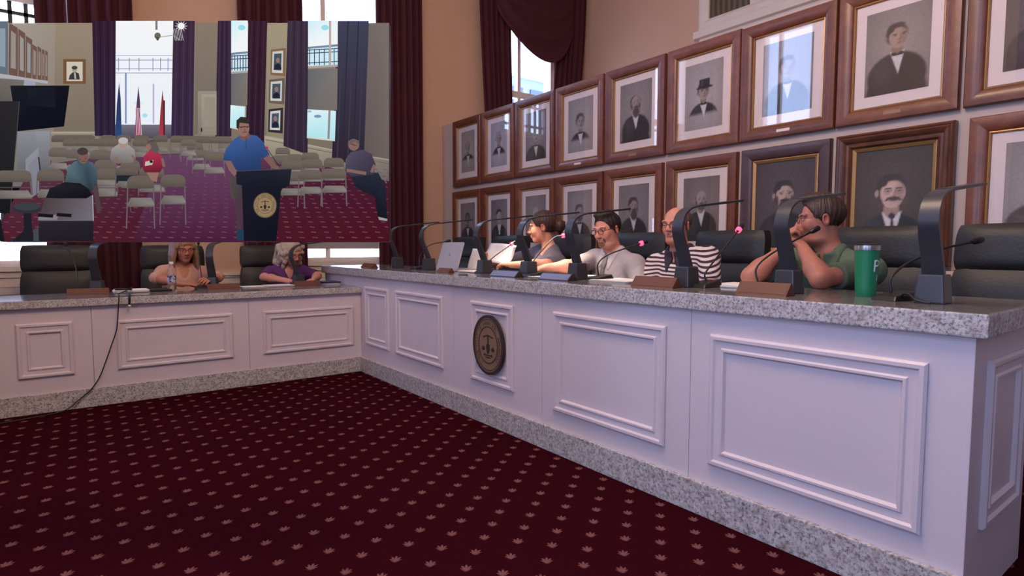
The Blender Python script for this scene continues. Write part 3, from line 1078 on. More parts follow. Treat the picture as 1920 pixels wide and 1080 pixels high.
for i, (a, b, k, l) in enumerate(top):
    framed(0, i, a, b, k, l)
for i, (a, b, k, l) in enumerate(bot):
    framed(1, i, a, b, k, l)
# ------------------------------------------------------------------ chairs


def make_chair(name, label):
    """high-backed executive chair facing local +X, origin on the floor under the seat"""
    t = thing(name, label, 'chair')

    def pad(nm, x0, x1, w, z0, z1, lean, bulge, mat):
        nu, nv = 12, 10
        V, F = [], []
        for side in (0, 1):
            for j in range(nv + 1):
                for i in range(nu + 1):
                    a, b = 2 * i / nu - 1, 2 * j / nv - 1
                    edge = (1 - abs(a) ** 5) * (1 - abs(b) ** 5)
                    ca = a * (1 - 0.06 * abs(b) ** 4)
                    cb = b * (1 - 0.05 * abs(a) ** 4)
                    z = z0 + (z1 - z0) * (cb + 1) / 2
                    x = (x1 if side else x0) + (1 if side else -0.6) * bulge * max(edge, 0) - (z - 0.5) * lean
                    V.append((x, ca * w / 2 * (1 - 0.10 * max(0, z - 0.9)), z))
            o_ = side * (nu + 1) * (nv + 1)
            for j in range(nv):
                for i in range(nu):
                    q_ = (o_ + j * (nu + 1) + i, o_ + j * (nu + 1) + i + 1, o_ + (j + 1) * (nu + 1) + i + 1, o_ + (j + 1) * (nu + 1) + i)
                    F.append(q_ if side else q_[::-1])
        s_ = (nu + 1) * (nv + 1)
        bd = [i for i in range(nu)] + [j * (nu + 1) + nu for j in range(nv)] + [nv * (nu + 1) + nu - i for i in range(nu)] + [(nv - j) * (nu + 1) for j in range(nv)]
        for p_, q_ in zip(bd, bd[1:] + bd[:1]):
            F.append((p_, q_, s_ + q_, s_ + p_))
        return MB().add(V, F).build(nm, mat, t, smooth='auto')
    pad('headrest_pad', -0.30, -0.22, 0.56, 0.925, 1.17, 0.12, 0.035, M['black_leather'])
    pad('back_pad', -0.295, -0.212, 0.57, 0.46, 0.945, 0.12, 0.03, M['black_leather'])
    mb = MB().box(-0.24, 0.26, -0.27, 0.27, 0.36, 0.45)
    mb.build('seat', M['black_leather'], t, smooth='auto', bevel=0.035, seg=3)
    for s_ in (-1, 1):
        mb = MB()
        mb.tube(catmull([(-0.20, s_ * 0.30, 0.42), (-0.16, s_ * 0.315, 0.62), (0.0, s_ * 0.315, 0.65), (0.16, s_ * 0.315, 0.64), (0.19, s_ * 0.30, 0.56), (0.08, s_ * 0.28, 0.42)], 5), 0.022, 8)
        mb.build('armrest', M['black_plastic'], t, smooth=True)
    MB().lathe([(0.03, 0.08), (0.03, 0.30), (0.05, 0.36)], n=14).build('gas_column', M['black_plastic'], t, smooth='auto')
    mb = MB()
    for k in range(5):
        a = 2 * PI * k / 5 + 0.3
        mb.tube([(0.02 * math.cos(a), 0.02 * math.sin(a), 0.11), (0.28 * math.cos(a), 0.28 * math.sin(a), 0.065)], [0.028, 0.018], 8)
    mb.build('star_base', M['black_plastic'], t, smooth=True)
    for k in range(5):
        a = 2 * PI * k / 5 + 0.3
        MB().ball((0.28 * math.cos(a), 0.28 * math.sin(a), 0.028), 0.028, 8, 6).build('caster', M['black_plastic'], t, smooth=True)
    return t


PZ = 0.10
ch0 = make_chair('executive_chair', 'x')
chairs = [
    ((3.42, 0.78, PZ), PI + 0.03, 'empty black leather chair at the right edge, behind the nearest lamp'),
    ((3.40, 1.44, PZ), PI, 'black leather chair behind the man in green'),
    ((3.46, 2.42, PZ), PI, 'black leather chair behind the man in the striped polo'),
    ((3.42, 3.22, PZ), PI, 'black leather chair behind the man in the grey shirt and tie'),
    ((3.36, 3.95, PZ), PI + 0.25, 'black leather chair behind the woman in profile'),
    ((3.36, 4.92, PZ), PI, 'empty black leather chair behind the held-up paper'),
    ((3.36, 5.72, PZ), PI, 'empty black leather chair above the laptop, farthest along the council desk'),
    ((-0.07, 6.32, 0.0), -PI / 2, 'empty black leather chair at the far left of the left desk'),
    ((0.82, 6.38, 0.0), -PI / 2, 'black leather chair behind the woman in the peach top'),
    ((1.72, 6.38, 0.0), -PI / 2, 'black leather chair behind the woman in purple'),
]
for k, (loc, rz, lab) in enumerate(chairs):
    c = ch0 if k == 0 else dup(ch0)
    c.location = loc
    c.rotation_euler = (0, 0, rz)
    c['label'] = lab
    c['group'] = 'black executive chairs'

# ------------------------------------------------------------------ desk lamps


def make_lamp(name):
    """LED desk lamp: block base, bent flat ribbon arm, thin head that reaches along local +X, tilted up"""
    t = thing(name, 'x', 'lamp')
    mb = MB()
    b0, b1 = 0.046, 0.038
    V = [(-b0, -b0, 0), (b0, -b0, 0), (b0, b0, 0), (-b0, b0, 0), (-b1, -b1, 0.10), (b1 + 0.004, -b1, 0.10), (b1 + 0.004, b1, 0.10), (-b1, b1, 0.10)]
    mb.add(V, [(3, 2, 1, 0), (4, 5, 6, 7), (0, 1, 5, 4), (1, 2, 6, 5), (2, 3, 7, 6), (3, 0, 4, 7)])
    mb.build('base', M['lamp_grey'], t, bevel=0.006)
    path = catmull([(-0.002, 0.1), (-0.03, 0.17), (-0.062, 0.24), (-0.072, 0.29), (-0.050, 0.345), (0.0, 0.378), (0.07, 0.394)], 5)
    path = [(p[0], p[1]) for p in [(q_[0], q_[1]) for q_ in catmull([(a, b, 0) for a, b in [(-0.002, 0.1), (-0.03, 0.17), (-0.062, 0.24), (-0.072, 0.29), (-0.050, 0.345), (0.0, 0.378), (0.07, 0.394)]], 6)]]
    n = len(path)
    V, F = [], []
    for i, (x, z) in enumerate(path):
        a, b = path[max(i - 1, 0)], path[min(i + 1, n - 1)]
        tx, tz = b[0] - a[0], b[1] - a[1]
        L = math.hypot(tx, tz)
        nx_, nz_ = -tz / L, tx / L
        s = i / (n - 1)
        th = 0.011 * (1 - s) + 0.006
        w = 0.033 - 0.006 * s
        for sx_, sy_ in ((1, -1), (1, 1), (-1, 1), (-1, -1)):
            V.append((x + nx_ * th / 2 * sx_, sy_ * w, z + nz_ * th / 2 * sx_))
    for i in range(n - 1):
        for k in range(4):
            k2 = (k + 1) % 4
            F.append((i * 4 + k, i * 4 + k2, (i + 1) * 4 + k2, (i + 1) * 4 + k))
    F += [(3, 2, 1, 0), tuple(4 * (n - 1) + k for k in range(4))]
    MB().add(V, F).build('ribbon_arm', M['lamp_grey'], t, smooth='auto')
    ca, sa = math.cos(math.radians(6.5)), math.sin(math.radians(6.5))
    hd = lambda u, v, d: (0.066 + u * ca - d * sa, v, 0.394 + u * sa + d * ca)
    mb = MB()
    mb.prism([(0, -0.027), (0.372, -0.024), (0.382, -0.015), (0.382, 0.015), (0.372, 0.024), (0, 0.027)], hd, 0.001, 0.005)
    for s_ in (-1, 1):
        mb.prism([(0, s_ * 0.027), (0.376, s_ * 0.022), (0.376, s_ * 0.018), (0, s_ * 0.022)], hd, -0.006, 0.001)
    mb.prism([(0.374, -0.02), (0.382, -0.015), (0.382, 0.015), (0.374, 0.02)], hd, -0.006, 0.001)
    head = mb.build('lamp_head', M['lamp_grey'], t)
    MB().prism([(0.05, -0.015), (0.36, -0.015), (0.36, 0.015), (0.05, 0.015)], hd, -0.0005, 0.0008).build('diffuser', M['diff_off'], head)
    return t


M['diff_off'] = pmat('lamp_diffuser_off', S(150, 148, 146), 0.6, 0.02)
M['diff_on'] = glow('lamp_diffuser_lit', (1.0, 0.86, 0.68), 2.0)
lamp0 = make_lamp('desk_lamp')
lamps = [
    ((2.385, 0.742, CT), 0, 'dark grey desk lamp nearest the camera, at the right end of the council desk'),
    ((2.400, 1.262, CT), 0, 'dark grey desk lamp in front of the man in green'),
    ((2.385, 1.763, CT), 0, 'dark grey desk lamp in front of the man in the striped polo'),
    ((2.420, 2.565, CT), 0, 'dark grey lit desk lamp left of the man in the tie'),
    ((2.425, 3.040, CT), 0, 'dark grey lit desk lamp in front of the woman in profile'),
    ((2.440, 3.580, CT), 0, 'dark grey lit desk lamp in front of the held-up paper'),
    ((2.44, 4.42, CT), 0, 'dark grey desk lamp left of the laptop'),
    ((2.44, 5.02, CT), 0, 'dark grey desk lamp farthest along the council desk'),
    ((0.165, 5.70, LT), math.radians(70), 'dark grey desk lamp in front of the empty chair at the left desk'),
    ((1.000, 5.74, LT), math.radians(65), 'dark grey desk lamp beside the woman in the peach top'),
    ((1.73, 5.68, LT), math.radians(12), 'dark grey desk lamp in front of the woman in purple'),
]
for k, (loc, rz, lab) in enumerate(lamps):
    c = lamp0 if k == 0 else dup(lamp0)
    c.location = loc
    c.rotation_euler = (0, 0, rz)
    c['label'] = lab
    c['group'] = 'LED desk lamps'
    if 'lit desk lamp' in lab:
        for chd in c.children_recursive:
            if chd.name.startswith('diffuser'):
                chd.data = chd.data.copy()
                chd.data.materials[0] = M['diff_on']
        l = bpy.data.lights.new('lamp_light', 'AREA')
        l.shape = 'RECTANGLE'
        l.size, l.size_y = 0.30, 0.028
        l.spread = math.radians(95)
        l.energy = 1.7
        l.color = (1.0, 0.82, 0.62)
        lo = bpy.data.objects.new('lamp_light', l)
        lo.location = (0.26, 0, 0.409)
        lo.rotation_euler = (0, math.radians(-6.5), 0)
        lo.parent = c
        COL.objects.link(lo)

# ------------------------------------------------------------------ gooseneck microphones


def mic(label, base, zt, path, led=True, base_r=(0.075, 0.05), rz=0.0):
    t = thing('gooseneck_microphone', label, 'microphone', (base[0], base[1], zt), rz, 'gooseneck microphones')
    a, b = base_r
    mb = MB()
    V = [(-a, -b, 0), (a, -b, 0), (a, b, 0), (-a, b, 0), (-a * 0.8, -b * 0.85, 0.018), (a * 0.8, -b * 0.85, 0.036), (a * 0.8, b * 0.85, 0.036), (-a * 0.8, b * 0.85, 0.018)]
    mb.add(V, [(3, 2, 1, 0), (4, 5, 6, 7), (0, 1, 5, 4), (1, 2, 6, 5), (2, 3, 7, 6), (3, 0, 4, 7)])
    mb.build('base', M['black_plastic'], t, bevel=0.006)
    c, s = math.cos(-rz), math.sin(-rz)
    loc = [((p[0] - base[0]) * c - (p[1] - base[1]) * s, (p[0] - base[0]) * s + (p[1] - base[1]) * c, p[2] - zt) for p in path]
    cp = catmull(loc, 8)
    MB().tube(cp, 0.0045, 7).build('gooseneck', M['black_plastic'], t, smooth=True)
    d = (cp[-1] - cp[-2]).normalized()
    p = cp[-1]
    cap = MB().tube([p - d * 0.01, p + d * 0.005, p + d * 0.035, p + d * 0.042], [0.007, 0.0125, 0.0125, 0.008], 12).build('capsule', M['black_plastic'], t, smooth='auto')
    if led:
        MB().tube([p - d * 0.008, p + d * 0.010], [0.0145, 0.0145], 12).build('led_ring', M['red_led'], cap, smooth='auto')
    return t


mic('black unlit microphone at the right end of the council desk', (2.42, 0.865), CT, [(2.42, 0.885, CT + 0.025), (2.43, 0.89, CT + 0.08), (2.50, 0.86, CT + 0.135), (2.60, 0.79, CT + 0.185), (2.72, 0.725, CT + 0.214)], False, rz=-0.3)
mic('microphone whose neck bends up to the hands of the man in green', (2.45, 1.44), CT, [(2.47, 1.44, CT + 0.03), (2.48, 1.455, CT + 0.10), (2.56, 1.42, CT + 0.17), (2.72, 1.33, CT + 0.265)], False)
mic('red-lit microphone right of the striped polo, highest of the lit ones', (2.45, 1.70), CT, [(2.47, 1.71, CT + 0.03), (2.48, 1.72, CT + 0.07), (2.60, 1.715, CT + 0.17), (2.72, 1.70, CT + 0.28)])
mic('red-lit microphone in front of the grey shirt and tie', (2.46, 2.42), CT, [(2.47, 2.44, CT + 0.03), (2.475, 2.445, CT + 0.10), (2.55, 2.42, CT + 0.155), (2.72, 2.335, CT + 0.216)])
mic('red-lit microphone between the woman in profile and the man in the tie', (2.44, 3.0), CT, [(2.45, 3.02, CT + 0.03), (2.47, 3.05, CT + 0.09), (2.56, 3.05, CT + 0.18), (2.66, 3.05, CT + 0.26), (2.72, 3.03, CT + 0.272)])
mic('red-lit microphone in front of the held-up paper', (2.46, 3.60), CT, [(2.47, 3.60, CT + 0.03), (2.48, 3.61, CT + 0.06), (2.56, 3.63, CT + 0.12), (2.72, 3.62, CT + 0.216)])
mic('black unlit microphone behind the lamp left of the laptop', (2.46, 4.62), CT, [(2.47, 4.64, CT + 0.03), (2.49, 4.66, CT + 0.12), (2.58, 4.66, CT + 0.21), (2.72, 4.60, CT + 0.245)], False)
mic('black microphone in front of the woman in the peach top', (0.905, 5.67), LT, [(0.91, 5.68, LT + 0.03), (0.912, 5.72, LT + 0.10), (0.912, 5.80, LT + 0.24), (0.915, 5.84, LT + 0.39)], False, rz=1.57)
mic('black microphone at the empty left seat, neck leaning left', (0.04, 5.70), LT, [(0.04, 5.71, LT + 0.03), (0.04, 5.74, LT + 0.10), (0.03, 5.84, LT + 0.24), (-0.02, 5.88, LT + 0.38)], False, rz=1.57)

# ------------------------------------------------------------------ name blocks


def nameplate(label, a, b, zt, h=0.05, depth=0.075, mat='plate_wood', face='plate_wood'):
    """triangular name block from a to b (its front foot), depth away from the viewer's side"""
    ax, ay = a
    bx, by = b
    L = math.hypot(bx - ax, by - ay)
    ux, uy = (bx - ax) / L, (by - ay) / L
    nx_, ny_ = -uy, ux
    t = thing('nameplate', label, 'nameplate', ((ax + bx) / 2, (ay + by) / 2, zt), 0, 'triangular name blocks')
    cx, cy = (ax + bx) / 2, (ay + by) / 2
    fr = lambda u, v, d: (ux * d + nx_ * u, uy * d + ny_ * u, v)
    blk = MB().prism([(0, 0), (depth, 0), (depth * 0.86, h * 0.25), (depth * 0.62, h), (depth * 0.50, h)], fr, -L / 2, L / 2).build('block', M[mat], t, bevel=0.002)
    q0, q1 = 0.12, 0.88
    MB().add([fr(depth * 0.5 * q0 - 0.001, h * q0 + 0.001, -L / 2 + 0.006), fr(depth * 0.5 * q0 - 0.001, h * q0 + 0.001, L / 2 - 0.006), fr(depth * 0.5 * q1 - 0.001, h * q1 + 0.001, L / 2 - 0.006), fr(depth * 0.5 * q1 - 0.001, h * q1 + 0.001, -L / 2 + 0.006)], [(0, 1, 2, 3)]).build('name_strip', M[face], blk)
    return t


nameplate('reddish wood name block in front of the man in green', (2.225, 1.40), (2.225, 1.18), CT, 0.05)
nameplate('brown wood name block in front of the man in the striped polo', (2.235, 1.985), (2.235, 1.73), CT, 0.05)
nameplate('name block reflecting blue light in front of the man in the tie', (2.24, 2.72), (2.24, 2.455), CT, 0.042, 0.08, 'bronze_dark', 'plate_face')
nameplate('name block reflecting blue light in front of the woman in profile', (2.24, 3.235), (2.24, 2.95), CT, 0.042, 0.08, 'bronze_dark', 'plate_face')
nameplate('dark wood name block beside the silver laptop', (2.26, 3.98), (2.26, 3.80), CT, 0.035, 0.06)
nameplate('reddish name block at the far end of the council desk', (2.24, 5.42), (2.24, 5.16), CT, 0.04)
nameplate('wood name block on the left desk in front of the empty chair', (-0.03, 5.56), (0.235, 5.56), LT, 0.045)
nameplate('wood name block right of the woman in the peach top', (0.935, 5.57), (1.20, 5.60), LT, 0.045)
nameplate('dark wood name block in front of the woman in purple', (1.67, 5.58), (1.92, 5.60), LT, 0.045)

# ------------------------------------------------------------------ laptop, papers, tumbler, bottle, cables
t = thing('laptop', 'open silver laptop seen from behind its lid on the council desk', 'laptop', (2.46, 4.13, CT))
MB().box(-0.02, 0.22, -0.165, 0.165, 0.002, 0.018).build('keyboard_base', M['silver'], t, bevel=0.004)
lid = lambda u, v, d: (-0.015 + v * 0.30 - d * 0.95, u, 0.018 + v * 0.95 + d * 0.30)
lidp = MB().prism([(-0.165, 0), (0.165, 0), (0.165, 0.215), (0.155, 0.225), (-0.155, 0.225), (-0.165, 0.215)], lid, -0.003, 0.005).build('lid', M['silver'], t)
mb = MB()
mb.prism([(0.012 * math.cos(k * PI / 8), 0.115 + 0.012 * math.sin(k * PI / 8)) for k in range(16)], lid, 0.005, 0.0056)
mb.build('lid_badge', M['badge_grey'], lidp)
MB().prism([(-0.155, 0.01), (0.155, 0.01), (0.155, 0.215), (-0.155, 0.215)], lid, -0.0035, -0.003).build('screen', M['black_plastic'], lidp)


def sheet(label, pts, curl=0.0, group='loose papers on the desks', name='paper_sheet', n=8, mat='paper'):
    """sheet of paper through four corner points"""
    A, B, C_, D = [Vector(p) for p in pts]
    V, F = [], []
    nrm = (B - A).cross(D - A).normalized()
    for j in range(n + 1):
        for i in range(n + 1):
            s, q_ = i / n, j / n
            p = A * (1 - s) * (1 - q_) + B * s * (1 - q_) + C_ * s * q_ + D * (1 - s) * q_
            V.append(p + nrm * curl * (math.sin(s * PI) + 0.4 * math.sin(q_ * 5 + s * 3)))
    for j in range(n):
        for i in range(n):
            F.append((j * (n + 1) + i, j * (n + 1) + i + 1, (j + 1) * (n + 1) + i + 1, (j + 1) * (n + 1) + i))
    o = mesh(name, V, F, M[mat], None, True)
    o.modifiers.new('thick', 'SOLIDIFY').thickness = 0.0012
    return tag(o, label, 'paper', group)


sheet('white sheet held upright by the woman in profile', [(2.74, 4.03, 1.03), (2.70, 3.64, 1.01), (2.77, 3.61, 1.16), (2.80, 4.03, 1.185)], 0.02)
sheet('second white sheet standing beside the laptop lid', [(2.66, 4.16, 0.96), (2.66, 3.98, 0.96), (2.70, 3.98, 1.13), (2.70, 4.14, 1.14)], 0.01)
z = CT + 0.0015


def stack(label, x0, x1, y0, y1, zt, n=6, rz=0.0, th=0.0022):
    t = thing('paper_stack', label, 'papers', ((x0 + x1) / 2, (y0 + y1) / 2, zt), rz, 'stacks of papers on the desks')
    for k in range(n):
        dx, dy = rng.uniform(-0.008, 0.008, 2)
        MB().box(-(x1 - x0) / 2 + dx, (x1 - x0) / 2 + dx, -(y1 - y0) / 2 + dy, (y1 - y0) / 2 + dy, 0.0005 + k * th, k * th + th * 0.9).build('sheet', M['paper'], t)
    return t


stack('white agenda papers in front of the man in the tie', 2.36, 2.58, 2.12, 2.40, CT, 5)
stack('white papers right of the striped polo under the lit microphone', 2.50, 2.74, 1.50, 1.74, CT, 6)
stack('white papers under the lit lamp between the two name blocks', 2.36, 2.60, 2.80, 2.96, CT, 3)
stack('papers lit by the lamp under the hand of the man in the tie', 2.49, 2.77, 2.70, 3.0, CT, 4)
stack('white papers near the laptop under the held-up sheet', 2.42, 2.68, 3.68, 3.92, CT, 5)
stack('white papers on the left desk left of the woman in purple', 1.22, 1.44, 5.58, 5.78, LT, 4)
stack('white papers in front of the woman in purple', 1.42, 1.66, 5.57, 5.77, LT, 6)
stack('white papers near the corner of the left desk', 1.95, 2.08, 5.56, 5.79, LT, 7)
stack('papers under the coiled cable on the left desk', 0.27, 0.50, 5.54, 5.79, LT, 9)
tag(MB().box(1.94, 2.10, 5.56, 5.80, LT + 0.018, LT + 0.030).build('folder', pmat('navy_folder', S(38, 40, 84), 0.5), bevel=0.003), 'navy blue folder lying on papers in the corner of the left desk', 'folder')

# green tumbler
t = thing('tumbler', 'green insulated tumbler with a steel lid and a white letter P', 'tumbler', (2.49, 1.0, CT))
GR = pmat('green_powder_coat', S(28, 122, 82), 0.42, 0.06, 30.0)
prof = [(0.034, 0.0), (0.036, 0.004), (0.0375, 0.04), (0.044, 0.175), (0.0445, 0.180)]
MB().lathe(prof, n=36).build('cup_body', GR, t, smooth='auto')
MB().lathe([(0.0452, 0.1805), (0.0458, 0.186), (0.0458, 0.199), (0.0445, 0.2)], n=36).build('steel_rim', M['steel'], t, smooth='auto')
MB().lathe([(0.042, 0.2005), (0.042, 0.204), (0.02, 0.206)], n=24).build('lid', M['black_plastic'], t, smooth='auto')


def wrap_letter(mb, ch, size, ang0, zc):
    vs_, fs_ = letter(ch)
    pts = []
    for x, y, z_ in vs_:
        zz_ = zc + (y - 0.35) * size
        r = 0.0366 + (0.044 - 0.0375) / 0.135 * (zz_ - 0.04) + 0.0014
        a = ang0 + x * size / r
        pts.append((r * math.cos(a), r * math.sin(a), zz_))
    mb.add(pts, fs_)


mb = MB()
wrap_letter(mb, 'P', 0.066, math.radians(-106), 0.122)
wrap_letter(mb, 'I', 0.030, math.radians(-99), 0.075)
mb.build('letter_mark', M['paper'], t)

# water bottle
t = thing('water_bottle', 'clear plastic water bottle with a blue label on the left desk', 'bottle', (0.675, 5.64, LT))
q = NT('clear_plastic')
q.set('Base Color', (0.9, 0.93, 0.97, 1))
q.set('Roughness', 0.06)
q.set('Transmission Weight', 0.9)
q.set('IOR', 1.2)
BT = q.m
MB().lathe([(0.028, 0), (0.0325, 0.006), (0.0325, 0.05), (0.031, 0.058), (0.0325, 0.066), (0.0325, 0.15), (0.030, 0.172), (0.016, 0.205), (0.0135, 0.212), (0.0135, 0.222)], n=24).build('bottle_body', BT, t, smooth='auto')
MB().lathe([(0.0155, 0.222), (0.0155, 0.240), (0.014, 0.242)], n=18).build('cap', M['paper'], t, smooth='auto')
mb = MB()
nn = 24
V = [(0.0331 * math.cos(2 * PI * k / nn), 0.0331 * math.sin(2 * PI * k / nn), zz_) for zz_ in (0.07, 0.125) for k in range(nn)]
mb.add(V, [(k, (k + 1) % nn, nn + (k + 1) % nn, nn + k) for k in range(nn)])
q = NT('bottle_label')
no = q.n('TexNoise', {'Vector': q.coord(), 'Scale': 40.0})
q.set('Base Color', q.ramp(no.outputs['Fac'], [(0.44, S(44, 58, 130)), (0.56, S(190, 190, 205))]))
mb.build('label_sleeve', q.m, t, smooth=True)

# hanging cable with a coil on the counter
mb = MB()
pts = [(0.33, 5.52, LT + 0.03)]
for k in range(15):
    a = k * 0.9
    pts.append((0.325 + 0.055 * math.cos(a), 5.50 + 0.05 * math.sin(a), LT + 0.027 + 0.0012 * k))
pts += [(0.285, 5.30, LT + 0.012), (0.275, 5.14, LT + 0.010), (0.272, 5.118, LT - 0.02), (0.262, 5.116, 0.66), (0.250, 5.122, 0.55), (0.212, 5.126, 0.43), (0.165, 5.13, 0.29), (0.128, 5.132, 0.20), (0.08, 5.133, 0.13), (0.0, 5.128, 0.06), (-0.06, 5.115, 0.015), (-0.16, 5.06, 0.006), (-0.6, 4.95, 0.006)]
mb.tube(catmull(pts, 5), 0.0042, 6)
tag(mb.build('power_cable', M['black_plastic'], None, smooth=True), 'thin black cable coiled on the left desk and hanging down its front to the carpet', 'cable')
t = thing('cable_plug', 'black plug with a white tip hanging over the left desk edge', 'plug', (0.335, 5.118, LT + 0.002))
MB().tube(catmull([(0, 0.25, 0.02), (0.0, 0.10, 0.012), (0.002, 0.015, 0.010), (0.002, -0.003, -0.006), (0.0, -0.004, -0.06)], 5), [0.0075] * 21, 8).build('plug_body', M['black_plastic'], t, smooth=True)
MB().ball((0.0, -0.004, -0.068), 0.010, 8, 6).build('plug_tip', M['paper'], t, smooth=True)
t = thing('tablet', 'black tablet computer lying on the left desk by the water bottle', 'tablet', (0.535, 5.68, LT), 0.1)
MB().box(-0.13, 0.13, -0.09, 0.09, 0.001, 0.016).build('case', M['black_plastic'], t, bevel=0.004)
MB().box(-0.12, 0.12, -0.08, 0.08, 0.0162, 0.0172).build('screen', M['black_leather'], t)
mb = MB()
pts = [(2.42, 0.80, CT + 0.01), (2.37, 0.83, CT + 0.02), (2.33, 0.80, CT + 0.03), (2.30, 0.76, CT + 0.012), (2.30, 0.72, CT + 0.005)]
tag(MB().tube(catmull(pts, 6), 0.004, 6).build('lamp_cord', M['black_plastic'], None, smooth=True), 'short black cord looped between the nearest microphone and lamp', 'cable')

# chandelier (above and behind the camera; gives the warm light, mirrored in the picture glass)
t = thing('chandelier', 'brass chandelier with candle bulbs hanging from the ceiling', 'chandelier', CHANDELIER)
MB().lathe([(0.01, 0.5), (0.03, 0.35), (0.07, 0.2), (0.03, 0.1), (0.09, 0.0), (0.06, -0.12), (0.01, -0.2)], n=18).build('stem', M['brass'], t, smooth='auto')
MB().tube([(0, 0, 0.4), (0, 0, ZC - CHANDELIER[2] - 0.01)], 0.008, 6).build('chain', M['brass'], t)
M['bulb'] = glow('warm_bulb', (1.0, 0.80, 0.58), 40.0)
for k in range(8):
    a = 2 * PI * k / 8
    cx, cy = 0.5 * math.cos(a), 0.5 * math.sin(a)
    MB().tube(catmull([(0.03 * math.cos(a), 0.03 * math.sin(a), 0.0), (0.25 * math.cos(a), 0.25 * math.sin(a), -0.12), (0.45 * math.cos(a), 0.45 * math.sin(a), -0.06), (cx, cy, 0.05)], 4), 0.010, 6).build('arm', M['brass'], t, smooth=True)
    MB().ball((cx, cy, 0.10), (0.02, 0.02, 0.04), 10, 7).build('bulb', M['bulb'], t, smooth=True)
    l = bpy.data.lights.new('bulb_light', 'POINT')
    l.energy = BULB_W
    l.color = (1.0, 0.72, 0.50)
    l.shadow_soft_size = 0.045
    lo = bpy.data.objects.new('bulb_light', l)
    lo.location = (cx, cy, 0.10)
    lo.parent = t
    COL.objects.link(lo)

# ------------------------------------------------------------------ picture-in-picture video inset on an added self-lit panel (no such display in the room)
SD = 2.0
SK = SD / 1100.0
Rc = cam.rotation_euler.to_matrix()
inset_panel = thing('video_inset_panel', 'added self-lit panel carrying the overlaid video inset of an audience and lectern', 'screen')
inset_panel.rotation_euler = cam.rotation_euler
inset_panel.location = Vector((0, 0, 1.15)) + Rc @ Vector(((365 - 960) * SK, (540 - 248) * SK, -SD))
sp = lambda px, py, d: ((px - 365) * SK, (248 - py) * SK, d)
MB().prism([(0.0, 453.0), (729.5, 453.0), (729.5, 43.0), (0.0, 43.0)], sp, -0.030, -0.003).build('inset_backing', M['black_plastic'], inset_panel)
up = Rc.transposed() @ Vector((0, 0, 1))
for px in (120, 610):
    a = Vector(sp(px, 43, -0.016))
    L = (ZC - (inset_panel.location + Rc @ a).z - 0.002) / (Rc @ up).z
    MB().tube([a - up * 0.02, a + up * L], 0.0014, 6).build('cable', M['steel'], inset_panel)  # added cables that hold up the inset panel, not part of the room

PIC = colattr_mat('inset_picture', 1.0, emit=1.0)
_layer = [0]


class Pic:
    def __init__(self):
        self.v, self.f, self.c = [], [], []

    def poly(self, pts, col):
        """col: one sRGB colour, or one per corner"""
        _layer[0] += 1
        d = _layer[0] * 2.4e-5
        k = len(self.v)
        cols = col if isinstance(col[0], (tuple, list)) else [col] * len(pts)
        for (x, y), c in zip(pts, cols):
            self.v.append(sp(min(max(x, 0.0), 729.5), min(max(y, 43.0), 453.0), d))
            g_ = sum(c) / 3
            f_ = 0.97 - 0.10 * min(max((y - 240) / 120, 0), 1)
            self.c.append(S(*[max(0, (g_ + (v_ - g_) * 0.86) * f_) for v_ in c]))
        self.f.append(tuple(range(k, k + len(pts))))
        return self

    def vgrad(self, x0, y0, x1, y1, ctop, cbot):
        return self.poly([(x0, y0), (x1, y0), (x1, y1), (x0, y1)], [ctop, ctop, cbot, cbot])

    def ell(self, cx, cy, rx, ry, col, n=16, a0=0, a1=2 * PI):
        m = n if a1 - a0 >= 2 * PI - 1e-6 else n + 1
        return self.poly([(cx + rx * math.cos(a0 + (a1 - a0) * k / n), cy + ry * math.sin(a0 + (a1 - a0) * k / n)) for k in range(m)], col)

    def line(self, x0, y0, x1, y1, w, col):
        L = math.hypot(x1 - x0, y1 - y0)
        nx, ny = -(y1 - y0) / L * w / 2, (x1 - x0) / L * w / 2
        return self.poly([(x0 + nx, y0 + ny), (x1 + nx, y1 + ny), (x1 - nx, y1 - ny), (x0 - nx, y0 - ny)], col)

    def done(self, name, label=None, kind=None):
        # orient every face towards the viewer (+Z)
        fs_ = []
        for f in self.f:
            a = 0.0
            for i in range(len(f)):
                p, q_ = self.v[f[i]], self.v[f[(i + 1) % len(f)]]
                a += p[0] * q_[1] - q_[0] * p[1]
            fs_.append(f if a > 0 else f[::-1])
        o = mesh(name, self.v, fs_, PIC, inset_panel, False, cols=self.c)
        return tag(o, label, None, None, kind)


# walls, ceiling line and carpet of the picture
p = Pic()
p.vgrad(0, 43, 730, 300, (150, 138, 118), (128, 116, 100))
p.poly([(0, 43), (104, 43), (100, 300), (0, 300)], [(172, 160, 152), (160, 146, 130), (140, 130, 115), (150, 140, 132)])
p.vgrad(104, 43, 182, 300, (158, 138, 116), (122, 110, 94))
p.vgrad(366, 43, 414, 300, (140, 124, 108), (120, 108, 98))
p.vgrad(500, 43, 548, 300, (168, 152, 124), (150, 136, 112))
p.poly([(690, 43), (730, 43), (730, 330), (680, 310)], [(120, 106, 106), (128, 112, 108), (122, 106, 102), (104, 92, 90)])
p.vgrad(0, 155, 95, 350, (150, 140, 132), (128, 122, 118))
p.done('picture_wall')
p = Pic()
p.vgrad(96, 246, 184, 320, (150, 140, 122), (120, 110, 100))
p.line(96, 249, 182, 249, 2, (180, 170, 150))
p.line(96, 257, 182, 257, 1.5, (120, 110, 96))
p.done('picture_wainscot')
p = Pic()
p.poly([(366, 252), (410, 252), (410, 300), (366, 300)], (138, 124, 110))
p.done('picture_wainscot')
p = Pic()
p.poly([(496, 254), (540, 262), (640, 284), (730, 298), (730, 360), (496, 320)], [(176, 164, 140), (170, 158, 136), (160, 150, 132), (142, 128, 122), (108, 96, 98), (130, 118, 104)])
